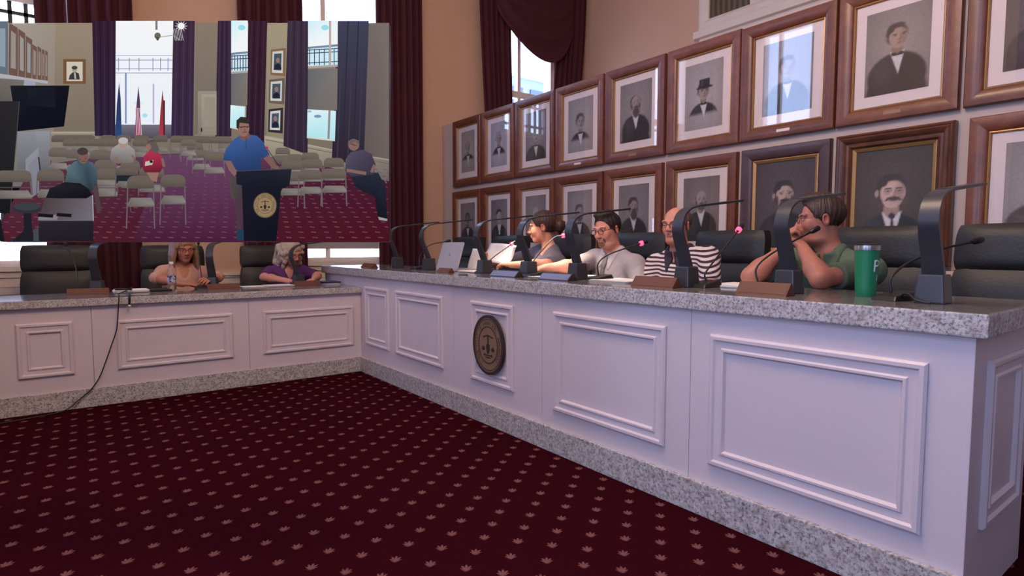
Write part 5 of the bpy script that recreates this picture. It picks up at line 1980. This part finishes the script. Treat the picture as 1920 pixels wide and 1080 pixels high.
def person(label, hip, yaw, head, hrot, arms, shirt, skin=(196, 140, 118), brow=(60, 44, 36), hair=None, beard=None, lean=None,
           build=1.0, fem=False, sc=1.0, glasses=None, sleeve=0.62, neck_r=0.066, vneck=0.0, collar=None, tie=None, stripe=False, trousers=(42, 44, 56), seatz=0.45, cheeks=0.35):
    """hip: world point on the seat; yaw: facing; head: world head centre; hrot: (yaw,pitch,roll) of the head relative to the body
    arms: dict side(+1 left,-1 right) -> (elbow, wrist, hand direction, palm normal, curl) in world space"""
    t = thing('person', label, 'person', hip, yaw)
    Rz = rot3(yaw, 0, 0)
    toL = lambda p: Rz.T @ (np.array(p, float) - np.array(hip, float))
    toLd = lambda v: (Rz.T @ np.array(v, float)) / np.linalg.norm(v)
    hc = toL(head)
    hm = rot3(*hrot)
    HS = sc
    H = lambda p: hc + hm @ (np.array(p, float) * HS)
    # spine from hip to neck base, below and behind the head
    nb = H((-0.035, 0, -0.135))
    nb = nb + np.array([-0.02, 0, -0.035])
    top = nb
    length = np.linalg.norm(top)
    zax = (top - np.array([-0.02, 0, 0.02]))
    zax /= np.linalg.norm(zax)
    yax = np.array([0, 1.0, 0]) - zax * zax[1]
    yax /= np.linalg.norm(yax)
    xax = np.cross(yax, zax)
    TM = np.stack([xax, yax, zax], 1)
    tl = float(zax @ top)
    T = lambda x, y, z: TM @ np.array([x, y, z * tl / 0.60])    # z: 0 seat .. 0.60 neck base
    shw = (0.155 if fem else 0.178) * (0.5 + 0.5 * build)
    sh = {s: T(-0.005, s * shw, 0.535) for s in (1, -1)}
    A = {}
    for s, (el, wr, hd, pn, cu) in arms.items():
        A[s] = (toL(el), toL(wr), toLd(hd), toLd(pn), cu)
    hz = [A[s][1] + A[s][2] * 0.08 for s in A]
    lo = np.array([-0.26, -0.36, -0.50])
    hi = np.array([0.56, 0.36, 0.30])
    pts = np.array([hc + 0.15, hc - 0.15] + [p for s in A for p in (A[s][0], A[s][1], A[s][1] + A[s][2] * 0.2)])
    lo = np.minimum(lo, pts.min(0) - 0.07)
    hi = np.maximum(hi, pts.max(0) + 0.07)
    zones = [[(hc[i] - 0.115 * HS, hc[i] + 0.125 * HS, 0.0042)] + [(p[i] - 0.10, p[i] + 0.10, 0.0052) for p in hz] for i in range(3)]
    for i in range(3):
        if hi[i] - lo[i] > 1.2:
            pass
    ax = [axis(lo[i], hi[i], 0.0135, zones[i]) for i in range(3)]
    B = Field(ax)

    def torso(Fd, g, k):
        Fd.ell(T(0.0, 0, 0.10), (0.135 * build + g, 0.172 * build + g, 0.13 + g), TM, k)
        Fd.ell(T(0.025 * build, 0, 0.25), (0.122 * build + g, 0.158 * build + g, 0.17 + g), TM, k)
        Fd.ell(T(0.005, 0, 0.42), (0.112 * build + g, 0.162 * (0.4 + 0.6 * build) * (0.93 if fem else 1) + g, 0.165 + g), TM, k)
        Fd.cap(sh[-1], sh[1], 0.056 + g, 0.056 + g, k)
        if fem:
            for s_ in (1, -1):
                Fd.ell(T(0.095, s_ * 0.072, 0.37), (0.058 + g, 0.066 + g, 0.062 + g), TM, 0.04)
        for s_ in (1, -1):
            Fd.cap(T(-0.02, s_ * 0.035, 0.60), sh[s_] * 0.75 + T(-0.02, 0, 0.57) * 0.25, 0.042 + g, 0.040 + g, k)
    torso(B, -0.004, 0.06)
    # neck and head
    B.cap(T(-0.012, 0, 0.55), H((-0.022, 0, -0.06)), 0.060 if not fem else 0.050, 0.054 if not fem else 0.047, 0.035)
    hk = 0.022
    B.ell(H((-0.012, 0, 0.033)), np.array((0.096, 0.077, 0.084)) * HS, hm, 0.03)
    B.ell(H((0.022, 0, -0.035)), np.array((0.070, 0.061 * (1 + 0.08 * (build - 1)), 0.080)) * HS, hm, hk)
    B.ell(H((0.058, 0, -0.092)), np.array((0.026, 0.030, 0.022)) * HS, hm, hk)
    if build > 1.12:
        B.ell(H((0.022, 0, -0.100)), np.array((0.050, 0.056, 0.030)) * HS, hm, 0.03)
    for s_ in (1, -1):
        B.ell(H((0.064, s_ * 0.036, -0.022)), np.array((0.024, 0.026, 0.028)) * HS, hm, hk)
        B.cap(H((0.080, s_ * 0.048, 0.028)), H((0.091, s_ * 0.013, 0.026)), 0.0095 * HS, 0.0085 * HS, 0.014)
        B.ell(H((0.0955, s_ * 0.033, 0.008)), np.array((0.014, 0.017, 0.0115)) * HS, hm, 0.012, 'cut')
        B.ell(H((0.078, s_ * 0.033, 0.007)), np.array((0.0135, 0.0145, 0.0120)) * HS, hm, 0.002)
        B.cap(H((0.086, s_ * 0.020, 0.016)), H((0.082, s_ * 0.046, 0.015)), 0.005 * HS, 0.004 * HS, 0.004)
        em = hm @ rot3(s_ * 0.45, 0.12, 0)
        B.ell(H((-0.012, s_ * 0.079, -0.004)), np.array((0.020, 0.0075, 0.033)) * HS, em, 0.006)
        B.ell(H((-0.009, s_ * 0.086, -0.001)), np.array((0.010, 0.006, 0.018)) * HS, em, 0.004, 'cut')
        B.ell(H((0.099, s_ * 0.0125, -0.030)), np.array((0.0105, 0.0085, 0.008)) * HS, hm, 0.008)
    B.cap(H((0.090, 0, 0.016)), H((0.110, 0, -0.024)), 0.0080 * HS, 0.0115 * HS, 0.014)
    B.cap(H((0.087, -0.017, -0.0535)), H((0.087, 0.017, -0.0535)), 0.0065 * HS, 0.0065 * HS, 0.008)
    B.cap(H((0.093, -0.006, -0.0530)), H((0.093, 0.006, -0.0530)), 0.0060 * HS, 0.0060 * HS, 0.006)
    B.cap(H((0.089, -0.013, -0.0645)), H((0.089, 0.013, -0.0645)), 0.0070 * HS, 0.0070 * HS, 0.008)
    B.cap(H((0.098, -0.022, -0.0590)), H((0.098, 0.022, -0.0590)), 0.0020, 0.0020, 0.003, 'cut')
    # arms and hands
    af = 0.86 if fem else 1.0
    for s, (el, wr, hd, pn, cu) in A.items():
        B.cap(sh[s], el, 0.053 * af * (0.4 + 0.6 * build), 0.043 * af, 0.04)
        mid = el + (wr - el) * 0.3
        B.cap(el, mid, 0.042 * af, 0.045 * af, 0.03)
        B.cap(mid, wr, 0.044 * af, 0.028 * af, 0.03)
        side = np.cross(hd, pn)
        side /= np.linalg.norm(side)
        pn = np.cross(side, hd)
        thumb = side * (1 if s < 0 else -1)
        thumb = -thumb if False else thumb
        base = wr + hd * 0.012
        hs = 0.93 if fem else 1.02
        for f, (off, ln) in enumerate(((0.030, 0.070), (0.010, 0.080), (-0.010, 0.074), (-0.029, 0.058))):
            kn = base + hd * (0.080 - 0.005 * abs(f - 1)) * hs + thumb * off * hs
            B.cap(base + thumb * off * 0.5 - pn * 0.002, kn, 0.0135 * hs, 0.0105 * hs, 0.012)
            d1 = hd * math.cos(cu * 0.7) + pn * math.sin(cu * 0.7)
            d2 = hd * math.cos(cu * 1.6) + pn * math.sin(cu * 1.6)
            d3 = hd * math.cos(cu * 2.2) + pn * math.sin(cu * 2.2)
            p1 = kn + d1 * ln * 0.45 * hs + thumb * off * 0.10
            p2 = p1 + d2 * ln * 0.32 * hs
            p3 = p2 + d3 * ln * 0.23 * hs
            B.cap(kn, p1, 0.0100 * hs, 0.0088 * hs, 0.004)
            B.cap(p1, p2, 0.0088 * hs, 0.0080 * hs, 0.003)
            B.cap(p2, p3, 0.0080 * hs, 0.0068 * hs, 0.003)
        tb = base + hd * 0.022 + thumb * 0.020
        td = (hd * 0.72 + thumb * 0.62 + pn * 0.30)
        td /= np.linalg.norm(td)
        t1 = tb + td * 0.042 * hs
        td2 = hd * 0.85 + thumb * 0.15 + pn * (0.3 + 0.3 * cu)
        td2 /= np.linalg.norm(td2)
        B.cap(tb, t1, 0.0140 * hs, 0.0108 * hs, 0.012)
        B.cap(t1, t1 + td2 * 0.034 * hs, 0.0108 * hs, 0.0082 * hs, 0.004)
    # legs (under the desk)
    fz = -seatz
    for s_ in (1, -1):
        kn = np.array([0.42, s_ * 0.12, 0.03])
        B.cap((0.02, s_ * 0.09, 0.08), kn, 0.082, 0.058, 0.04)
        B.cap(kn, (0.40, s_ * 0.12, fz + 0.09), 0.056, 0.040, 0.03)
        B.cap((0.38, s_ * 0.12, fz + 0.045), (0.52, s_ * 0.125, fz + 0.040), 0.040, 0.036, 0.03)
    V, Q = B.nets()
    # vertex colours (skin, lips, eyes, brows, beard, trousers)
    C = np.tile(np.array(S3(skin)), (len(V), 1))
    L = ((V - hc) @ hm) / HS

    def paint(mask, c, a=1.0):
        m_ = np.clip(mask, 0, 1)[:, None] * a
        C[:] = C * (1 - m_) + np.array(S3(c)) * m_
    red = (min(255, skin[0] + 8), int(skin[1] * 0.78), int(skin[2] * 0.78))
    el_ = lambda c, r: np.sqrt((((L - np.array(c)) / np.array(r)) ** 2).sum(1))
    for s_ in (1, -1):
        paint(1.6 - 1.6 * el_((0.072, s_ * 0.042, -0.026), (0.034, 0.028, 0.026)), red, cheeks)
        paint((1.1 - el_((-0.012, s_ * 0.082, -0.004), (0.026, 0.014, 0.036))) * 4, red, 0.35)
    paint(1.5 - 1.5 * el_((0.110, 0, -0.026), (0.020, 0.018, 0.016)), red, cheeks)
    front = L[:, 0] > 0.06
    paint(np.where(front, (1 - el_((0.092, 0, -0.0535), (0.02, 0.024, 0.0070))) * 3, 0), (168, 92, 84) if not fem else (176, 84, 84), 0.7)
    paint(np.where(front, (1 - el_((0.092, 0, -0.0645), (0.02, 0.021, 0.0075))) * 3, 0), (176, 100, 92) if not fem else (184, 92, 90), 0.7)
    paint(np.where(front, (1 - el_((0.095, 0, -0.0590), (0.02, 0.024, 0.0022))) * 3, 0), (92, 50, 46), 0.8)
    for s_ in (1, -1):
        eye = el_((0.090, s_ * 0.033, 0.006), (0.012, 0.0138, 0.0062))
        paint((1 - eye) * 4, (218, 206, 200), 0.95)
        paint((1 - el_((0.091, s_ * 0.033, 0.0055), (0.02, 0.0062, 0.0066))) * 4, (40, 30, 28), 0.95)
        paint((1 - el_((0.088, s_ * 0.033, 0.0135), (0.02, 0.0165, 0.0026))) * 3, (74, 48, 42), 0.8)
        paint((1 - el_((0.088, s_ * 0.034, 0.0275), (0.03, 0.023, 0.0052))) * 3, brow, 0.8)
    if beard:
        kind, bc = beard
        if kind == 'goatee':
            paint((1 - el_((0.090, 0, -0.0440), (0.03, 0.030, 0.0065))) * 3, bc, 0.75)
            m_ = np.maximum((1 - el_((0.072, 0, -0.088), (0.045, 0.034, 0.026))) * 4, (1 - el_((0.078, 0.030, -0.064), (0.03, 0.009, 0.024))) * 3)
            m_ = np.maximum(m_, (1 - el_((0.078, -0.030, -0.064), (0.03, 0.009, 0.024))) * 3)
            m_ = np.where(el_((0.09, 0, -0.0605), (0.03, 0.023, 0.0125)) < 1, 0, m_)
            paint(m_, bc, 0.8)
        elif kind == 'stubble':
            paint(np.where(L[:, 0] > 0.0, (1 - el_((0.045, 0, -0.085), (0.07, 0.075, 0.055))) * 3, 0), bc, 0.4)
    tz = V @ zax
    paint(np.where(np.abs(V[:, 1]) < 0.32, (0.16 - V[:, 2]) / 0.02, 0) * (V[:, 2] < 0.16), trousers)
    for s, (el, wr, hd, pn, cu) in A.items():     # keep hands and forearms skin coloured
        ab = wr + hd * 0.2 - el
        tt = np.clip(((V - el) @ ab) / (ab @ ab), 0, 1)
        dd = np.linalg.norm(V - el - tt[:, None] * ab, axis=1)
        paint((0.075 - dd) / 0.01 * (V[:, 2] > -0.02), skin)
    paint((fz + 0.085 - V[:, 2]) / 0.01, (34, 28, 28))
    np_mesh('body', V, Q, M['skin'], t, C)

    # ---- garment over the torso, with sleeves
    G = Field([axis(lo[i], hi[i], 0.0085, []) for i in range(3)])
    torso(G, 0.010, 0.05)
    for s, (el, wr, hd, pn, cu) in A.items():
        if sleeve <= 1.0:
            G.cap(sh[s], sh[s] + (el - sh[s]) * sleeve, (0.053 * af * (0.4 + 0.6 * build)) + 0.014, 0.046 * af + 0.018, 0.035, flat=True)
        else:
            G.cap(sh[s], el, (0.053 * af * (0.4 + 0.6 * build)) + 0.013, 0.045 * af + 0.014, 0.035)
            G.cap(el, el + (wr - el) * (sleeve - 1), 0.044 * af + 0.014, 0.040 * af + 0.012, 0.02, flat=True)
    G.half(T(0, 0, 0.02), -zax)
    nd = H((-0.022, 0, -0.06)) - T(-0.012, 0, 0.55)
    G0 = G.F.copy()
    G.cap(T(-0.005, 0, 0.575), T(-0.012, 0, 0.55) + nd * 3.0, neck_r, neck_r + 0.02, 0.008, 'cut')
    if vneck:
        G.cap(T(0.09, 0, 0.60), T(0.135 * build, 0, 0.60 - vneck), 0.050, 0.016, 0.006, 'cut')
    V, Q = G.nets()
    ob = np_mesh('shirt', V, Q, shirt, t)
    XX, YY, ZZ = G.grid((slice(None),) * 3)
    tx = XX * TM[0, 0] + YY * TM[1, 0] + ZZ * TM[2, 0]
    ty = XX * TM[0, 1] + YY * TM[1, 1] + ZZ * TM[2, 1]
    tz_ = (XX * TM[0, 2] + YY * TM[1, 2] + ZZ * TM[2, 2]) * (0.60 / tl)
    if collar:
        na, nbv = T(-0.005, 0, 0.575), T(-0.012, 0, 0.55) + nd * 3.0
        ab = (nbv - na) / np.linalg.norm(nbv - na)
        pr = (XX - na[0]) * ab[0] + (YY - na[1]) * ab[1] + (ZZ - na[2]) * ab[2]
        dn = np.sqrt(np.maximum((XX - na[0]) ** 2 + (YY - na[1]) ** 2 + (ZZ - na[2]) ** 2 - pr ** 2, 0))
        stand = np.maximum(dn - neck_r - 0.016, np.abs(pr - 0.015) - 0.032)
        shell = np.minimum(G0 - 0.008, stand)
        flap = 0.026 + 0.042 * np.exp(-((np.abs(ty) - 0.045) / 0.022) ** 2) * (tx > 0.02)
        Kf = np.maximum(np.maximum(shell, dn - neck_r - flap), neck_r - 0.003 - dn)
        Kf = np.maximum(Kf, np.where(tx > 0.03, 0.008 + 0.30 * np.maximum(0.58 - tz_, 0) - np.abs(ty), -1.0))     # open front
        Kf = np.maximum(Kf, -0.085 - pr)
        K = Field(G.ax)
        K.F = Kf.astype(np.float32)
        V, Q = K.nets()
        np_mesh('collar', V, Q, collar, t)
    if tie:
        w = np.where(tz_ > 0.53, 0.023 - 0.10 * np.abs(tz_ - 0.565), 0.018 + 0.05 * (0.53 - tz_))
        thick = np.where(tz_ > 0.53, 0.016, 0.010)
        surf = np.minimum(G0 - thick, np.maximum(dn - neck_r - 0.024, np.abs(pr) - 0.035))
        K = Field(G.ax)
        K.F = np.maximum.reduce([surf, np.abs(ty) - w, tz_ - 0.605, 0.15 - tz_, 0.02 - tx]).astype(np.float32)
        V, Q = K.nets()
        np_mesh('necktie', V, Q, tie, t)
    # ---- hair
    if hair:
        kind, hmat = hair
        zz = [[(hc[i] - 0.16, hc[i] + 0.16, 0.0048)] for i in range(3)]
        ex = 0.22 if kind in ('long', 'curly') else 0.17
        K = Field([axis(hc[i] - ex, hc[i] + ex, 0.012, zz[i]) for i in range(3)])

        def hcut(p_, n_):
            n_ = hm @ (np.array(n_, float) / np.linalg.norm(n_))
            K.half(H(p_), n_)
        if kind in ('short', 'bald'):
            K.ell(H((-0.015, 0, 0.036)), np.array((0.104, 0.084, 0.094)) * HS, hm, 0.0)
            if kind == 'short':
                K.ell(H((0.02, 0, 0.115)), np.array((0.075, 0.062, 0.024)) * HS, hm, 0.03)
            K.ell(H((0.122, 0, -0.012)), np.array((0.108, 0.105, 0.100)) * HS, hm, 0.010, 'cut')      # forehead and face
            hcut((0, 0, -0.062), (0.25, 0, -1))
            for s_ in (1, -1):
                K.ell(H((0.045, s_ * 0.085, -0.035)), np.array((0.05, 0.04, 0.05)) * HS, hm, 0.006, 'cut')
                K.ell(H((-0.012, s_ * 0.088, -0.012)), np.array((0.024, 0.022, 0.040)) * HS, hm, 0.004, 'cut')
            if kind == 'bald':
                K.ell(H((0.02, 0, 0.115)), np.array((0.14, 0.076, 0.095)) * HS, hm, 0.006, 'cut')
        elif kind == 'bun':
            K.ell(H((-0.018, 0, 0.036)), np.array((0.108, 0.087, 0.096)) * HS, hm, 0.0)
            K.ell(H((0.126, 0, -0.012)), np.array((0.105, 0.110, 0.100)) * HS, hm, 0.010, 'cut')
            for s_ in (1, -1):
                K.ell(H((0.050, s_ * 0.085, -0.040)), np.array((0.06, 0.04, 0.06)) * HS, hm, 0.006, 'cut')
                K.ell(H((-0.012, s_ * 0.088, -0.012)), np.array((0.022, 0.022, 0.036)) * HS, hm, 0.004, 'cut')
            hcut((0, 0, -0.085), (0.5, 0, -1))
            K.ell(H((-0.135, 0, -0.005)), np.array((0.042, 0.048, 0.048)) * HS, hm, 0.03)
            r_ = np.random.default_rng(3)
            for _ in range(12):
                a = r_.uniform(-1, 1, 3)
                K.ell(H((-0.14 + 0.03 * a[0], 0.04 * a[1], -0.01 + 0.045 * a[2])), (0.016, 0.016, 0.016), None, 0.008)
        else:
            K.ell(H((-0.018, 0, 0.036)), np.array((0.112, 0.092, 0.100)) * HS, hm, 0.0)
            r_ = np.random.default_rng(5)
            for s_ in (1, -1):
                if kind == 'long':
                    for q_ in range(7):
                        y_ = 0.070 + 0.018 * r_.random()
                        x_ = 0.045 - 0.022 * q_
                        e_ = H((x_ + 0.012, s_ * (y_ + 0.018), -0.150 - 0.02 * r_.random()))
                        K.cap(H((x_ - 0.01, s_ * 0.072, 0.04)), H((x_, s_ * (y_ + 0.012), -0.06)), 0.021, 0.021, 0.010)
                        K.cap(H((x_, s_ * (y_ + 0.012), -0.06)), e_, 0.021, 0.012, 0.008)
                else:
                    for q_ in range(54):
                        a = r_.uniform(0, 1, 3)
                        zq = 0.07 - 0.25 * a[2]
                        yq = 0.062 + 0.040 * a[1] + 0.02 * (0.07 - zq)
                        K.ell(H((-0.07 + 0.115 * a[0] - 0.02 * (a[2] > 0.7), s_ * yq, zq)), np.array((0.021, 0.021, 0.025)), None, 0.010)
            for q_ in range(8):
                y_ = (q_ - 3.5) * 0.022
                K.cap(H((-0.10, y_, 0.03)), H((-0.105, y_ * 1.2, -0.13)), 0.026, 0.016, 0.01)
            K.ell(H((0.125, 0.012, -0.045)), np.array((0.098, 0.060 if kind == 'curly' else 0.066, 0.112)) * HS, hm, 0.008, 'cut')
            if kind == 'long':
                for q_ in range(4):
                    K.cap(H((0.050, -0.02, 0.125)), H((0.062, 0.055 + 0.006 * q_, 0.060 - 0.012 * q_)), 0.012, 0.012, 0.008)
                    K.cap(H((0.050, -0.02, 0.125)), H((0.062, -0.058 - 0.006 * q_, 0.060 - 0.012 * q_)), 0.012, 0.012, 0.008)
        V, Q = K.nets()
        Lh = (V - hc) @ hm
        an = np.arctan2(Lh[:, 1], Lh[:, 0] + 0.02)
        rad = (V - (hc + hm @ np.array([-0.015, 0, 0.02])))
        rad /= np.linalg.norm(rad, axis=1)[:, None] + 1e-6
        wv = np.sin(46 * an + 30 * Lh[:, 2] + 3 * np.sin(60 * Lh[:, 0])) + 0.7 * np.sin(230 * Lh[:, 0] + 90 * Lh[:, 1] + 40 * Lh[:, 2])
        V = V + rad * (0.0019 * wv)[:, None]
        np_mesh('hair', V, Q, hmat, t)
    # ---- glasses
    if glasses:
        gm, gr = glasses
        mb = MB()
        for s_ in (1, -1):
            ring = []
            for q_ in range(17):
                a = 2 * PI * q_ / 16
                ca, sa = math.cos(a), math.sin(a)
                yy = s_ * 0.034 + 0.0235 * math.copysign(abs(ca) ** 0.75, ca)
                z_ = 0.003 + 0.0165 * math.copysign(abs(sa) ** 0.75, sa)
                ring.append(H((0.1085 - 0.10 * abs(yy) ** 1.6 * 3.0, yy, z_)))
            mb.tube(ring, gr, 6, False)
            mb.tube([H((0.094, s_ * 0.058, 0.010)), H((0.060, s_ * 0.079, 0.011)), H((-0.012, s_ * 0.086, 0.012))], gr, 6)
        mb.tube([H((0.107, -0.011, 0.006)), H((0.111, 0, 0.009)), H((0.107, 0.011, 0.006))], gr, 6)
        mb.build('glasses', gm, t, smooth=True)
    return t


def cloth(name, c, c2=None, rough=0.85, scale=180.0, bump=0.2):
    q = NT(name)
    no = q.n('TexNoise', {'Vector': q.coord(), 'Scale': scale, 'Detail': 2.0})
    w = q.n('TexNoise', {'Vector': q.coord(), 'Scale': 9.0, 'Detail': 3.0, 'Distortion': 1.2})
    q.set('Base Color', q.mix(no.outputs['Fac'], S3(c), S3(c2 or tuple(min(255, int(v * 1.12)) for v in c))))
    q.set('Roughness', rough)
    bp = q.n('Bump', {'Height': w.outputs['Fac'], 'Strength': bump * 2.5, 'Distance': 0.02})
    q.set('Normal', bp.outputs[0])
    return q.m


def striped(name, c1, c2, pitch):
    q = NT(name)
    sx = q.n('SeparateXYZ', {0: q.coord()})
    w = q.n('TexNoise', {'Vector': q.coord(), 'Scale': 7.0, 'Detail': 2.0})
    z_ = q.math('ADD', sx.outputs[2], q.math('MULTIPLY', w.outputs['Fac'], 0.012))
    z_ = q.math('ADD', z_, q.math('MULTIPLY', sx.outputs[0], 0.25))
    s_ = q.math('SINE', q.math('MULTIPLY', z_, 2 * PI / pitch))
    q.set('Base Color', q.ramp(q.math('ADD', q.math('MULTIPLY', s_, 0.5), 0.5), [(0.42, S3(c1)), (0.52, S3(c2))]))
    q.set('Roughness', 0.85)
    bp = q.n('Bump', {'Height': w.outputs['Fac'], 'Strength': 0.5, 'Distance': 0.02})
    q.set('Normal', bp.outputs[0])
    return q.m


TORT = pmat('tortoise_glasses', S(48, 30, 28), 0.3)
WIRE = pmat('wire_glasses', S(90, 84, 84), 0.3, metal=0.6)
BLK = pmat('black_glasses', S(24, 22, 24), 0.3)
SZR = 0.53     # seat height on the raised floor

# woman in profile at the council desk
person('woman in profile, slate grey top and dark bun, holding up a paper',
       (3.14, 3.66, SZR), PI - 0.35, (2.99, 3.575, 1.305), (-0.42, 0.12, 0.0),
       {1: ((2.86, 3.37, 1.02), (2.70, 3.60, 1.015), (-0.25, 0.95, 0.05), (0.1, 0.1, -1), 0.5),
        -1: ((2.95, 4.02, 1.02), (2.76, 3.98, 1.02), (-0.7, -0.2, 0.35), (0.3, -0.9, 0.1), 0.7)},
       cloth('slate_knit', (92, 88, 104)), skin=(214, 150, 126), brow=(70, 46, 38), hair=('bun', hair_mat('dark_brown_hair', (44, 26, 22))), fem=True, build=1.12,
       glasses=(WIRE, 0.0014), sleeve=0.80, neck_r=0.060, vneck=0.05, seatz=SZR - 0.1, sc=1.02)
# man in grey shirt and tie
person('bearded man in glasses, grey shirt and tie, reaching his bare forearm across the desk',
       (3.26, 2.98, SZR), PI, (3.045, 2.925, 1.272), (0.05, 0.20, 0.04),
       {-1: ((2.80, 2.99, 1.02), (2.61, 3.10, 1.005), (-0.85, 0.5, -0.05), (0.1, 0.1, -1), 0.45),
        1: ((3.10, 2.67, 0.90), (2.96, 2.80, 0.78), (-0.7, 0.6, -0.1), (0.1, 0.1, -1), 0.4)},
       cloth('grey_shirt', (158, 150, 158)), skin=(214, 150, 132), brow=(36, 26, 24), hair=('short', hair_mat('black_hair', (26, 18, 18))), beard=('goatee', (52, 34, 30)), build=1.14,
       glasses=(TORT, 0.0022), sleeve=0.95, neck_r=0.064, collar=cloth('grey_collar', (174, 166, 172)), tie=cloth('silver_tie', (104, 98, 106), (128, 120, 126), 0.5), seatz=SZR - 0.1, cheeks=0.5)
# man in striped polo
person('bald man in glasses and a black and white striped polo with dark collar',
       (3.40, 2.38, SZR), PI + 0.12, (3.185, 2.44, 1.292), (0.02, 0.04, 0.0),
       {-1: ((3.12, 2.67, 0.90), (2.96, 2.54, 0.80), (-0.7, -0.6, -0.1), (0, 0, -1), 0.5),
        1: ((3.08, 2.10, 0.91), (2.93, 2.22, 0.80), (-0.7, 0.6, -0.1), (0, 0, -1), 0.5)},
       striped('striped_knit', (58, 36, 48), (216, 202, 206), 0.0245), skin=(206, 142, 122), brow=(110, 84, 74), hair=('bald', hair_mat('grey_brown_hair', (84, 62, 54))), build=1.22,
       glasses=(TORT, 0.0018), sleeve=0.9, neck_r=0.068, vneck=0.05, collar=cloth('navy_collar', (40, 36, 50)), seatz=SZR - 0.1, cheeks=0.4)
# man in green polo
person('man in a green polo on his elbows, hands clasped at his mouth',
       (3.36, 1.46, SZR), PI - 0.10, (3.075, 1.462, 1.290), (-0.86, 0.06, 0.0),
       {1: ((2.765, 1.305, 1.003), (2.885, 1.455, 1.150), (-0.10, 0.55, 0.62), (0.2, 0.75, -0.45), 0.95),
        -1: ((2.745, 1.640, 1.003), (2.87, 1.540, 1.140), (0.05, -0.25, 0.9), (0.5, -0.75, 0.2), 1.1)},
       cloth('sage_green_knit', (82, 98, 80)), skin=(176, 114, 96), brow=(60, 40, 32), hair=('short', hair_mat('short_brown_hair', (46, 30, 24))), build=1.14,
       glasses=(WIRE, 0.0013), sleeve=0.72, neck_r=0.066, collar=cloth('sage_collar', (76, 92, 75)), seatz=SZR - 0.1, sc=1.0)
# woman in peach at the left desk
person('woman with shoulder-length hair, glasses and a peach top behind the water bottle',
       (0.81, 6.24, 0.45), -PI / 2, (0.835, 6.075, 1.130), (0.10, 0.16, 0.0),
       {-1: ((0.60, 6.02, 0.875), (0.77, 5.76, 0.828), (0.9, -0.3, -0.03), (0, 0, -1), 0.4),
        1: ((1.09, 6.02, 0.875), (0.985, 5.77, 0.845), (-0.4, -0.7, 0.2), (-0.5, 0.2, -0.8), 0.8)},
       cloth('peach_blouse', (192, 146, 130)), skin=(190, 124, 100), brow=(96, 66, 52), hair=('long', hair_mat('light_brown_hair', (116, 84, 62), (168, 130, 104))), fem=True, build=1.06,
       glasses=(TORT, 0.0018), sleeve=1.12, neck_r=0.062, vneck=0.10, seatz=0.45, sc=0.98)
# woman in purple
person('woman in a purple top with wavy grey-blonde hair, looking down at papers',
       (1.76, 6.22, 0.45), -PI / 2, (1.775, 6.045, 1.098), (0.32, 0.42, 0.08),
       {-1: ((1.50, 6.00, 0.858), (1.67, 5.77, 0.826), (0.85, -0.5, -0.03), (0, 0, -1), 0.4),
        1: ((2.02, 6.0, 0.858), (1.90, 5.77, 0.828), (-0.6, -0.75, -0.02), (0, 0, -1), 0.5)},
       cloth('purple_knit', (84, 40, 98)), skin=(206, 140, 122), brow=(120, 92, 78), hair=('curly', hair_mat('ash_blonde_hair', (150, 124, 104), (206, 188, 172))), fem=True, build=1.06,
       glasses=(BLK, 0.0016), sleeve=0.86, neck_r=0.062, vneck=0.12, seatz=0.45, sc=1.04)
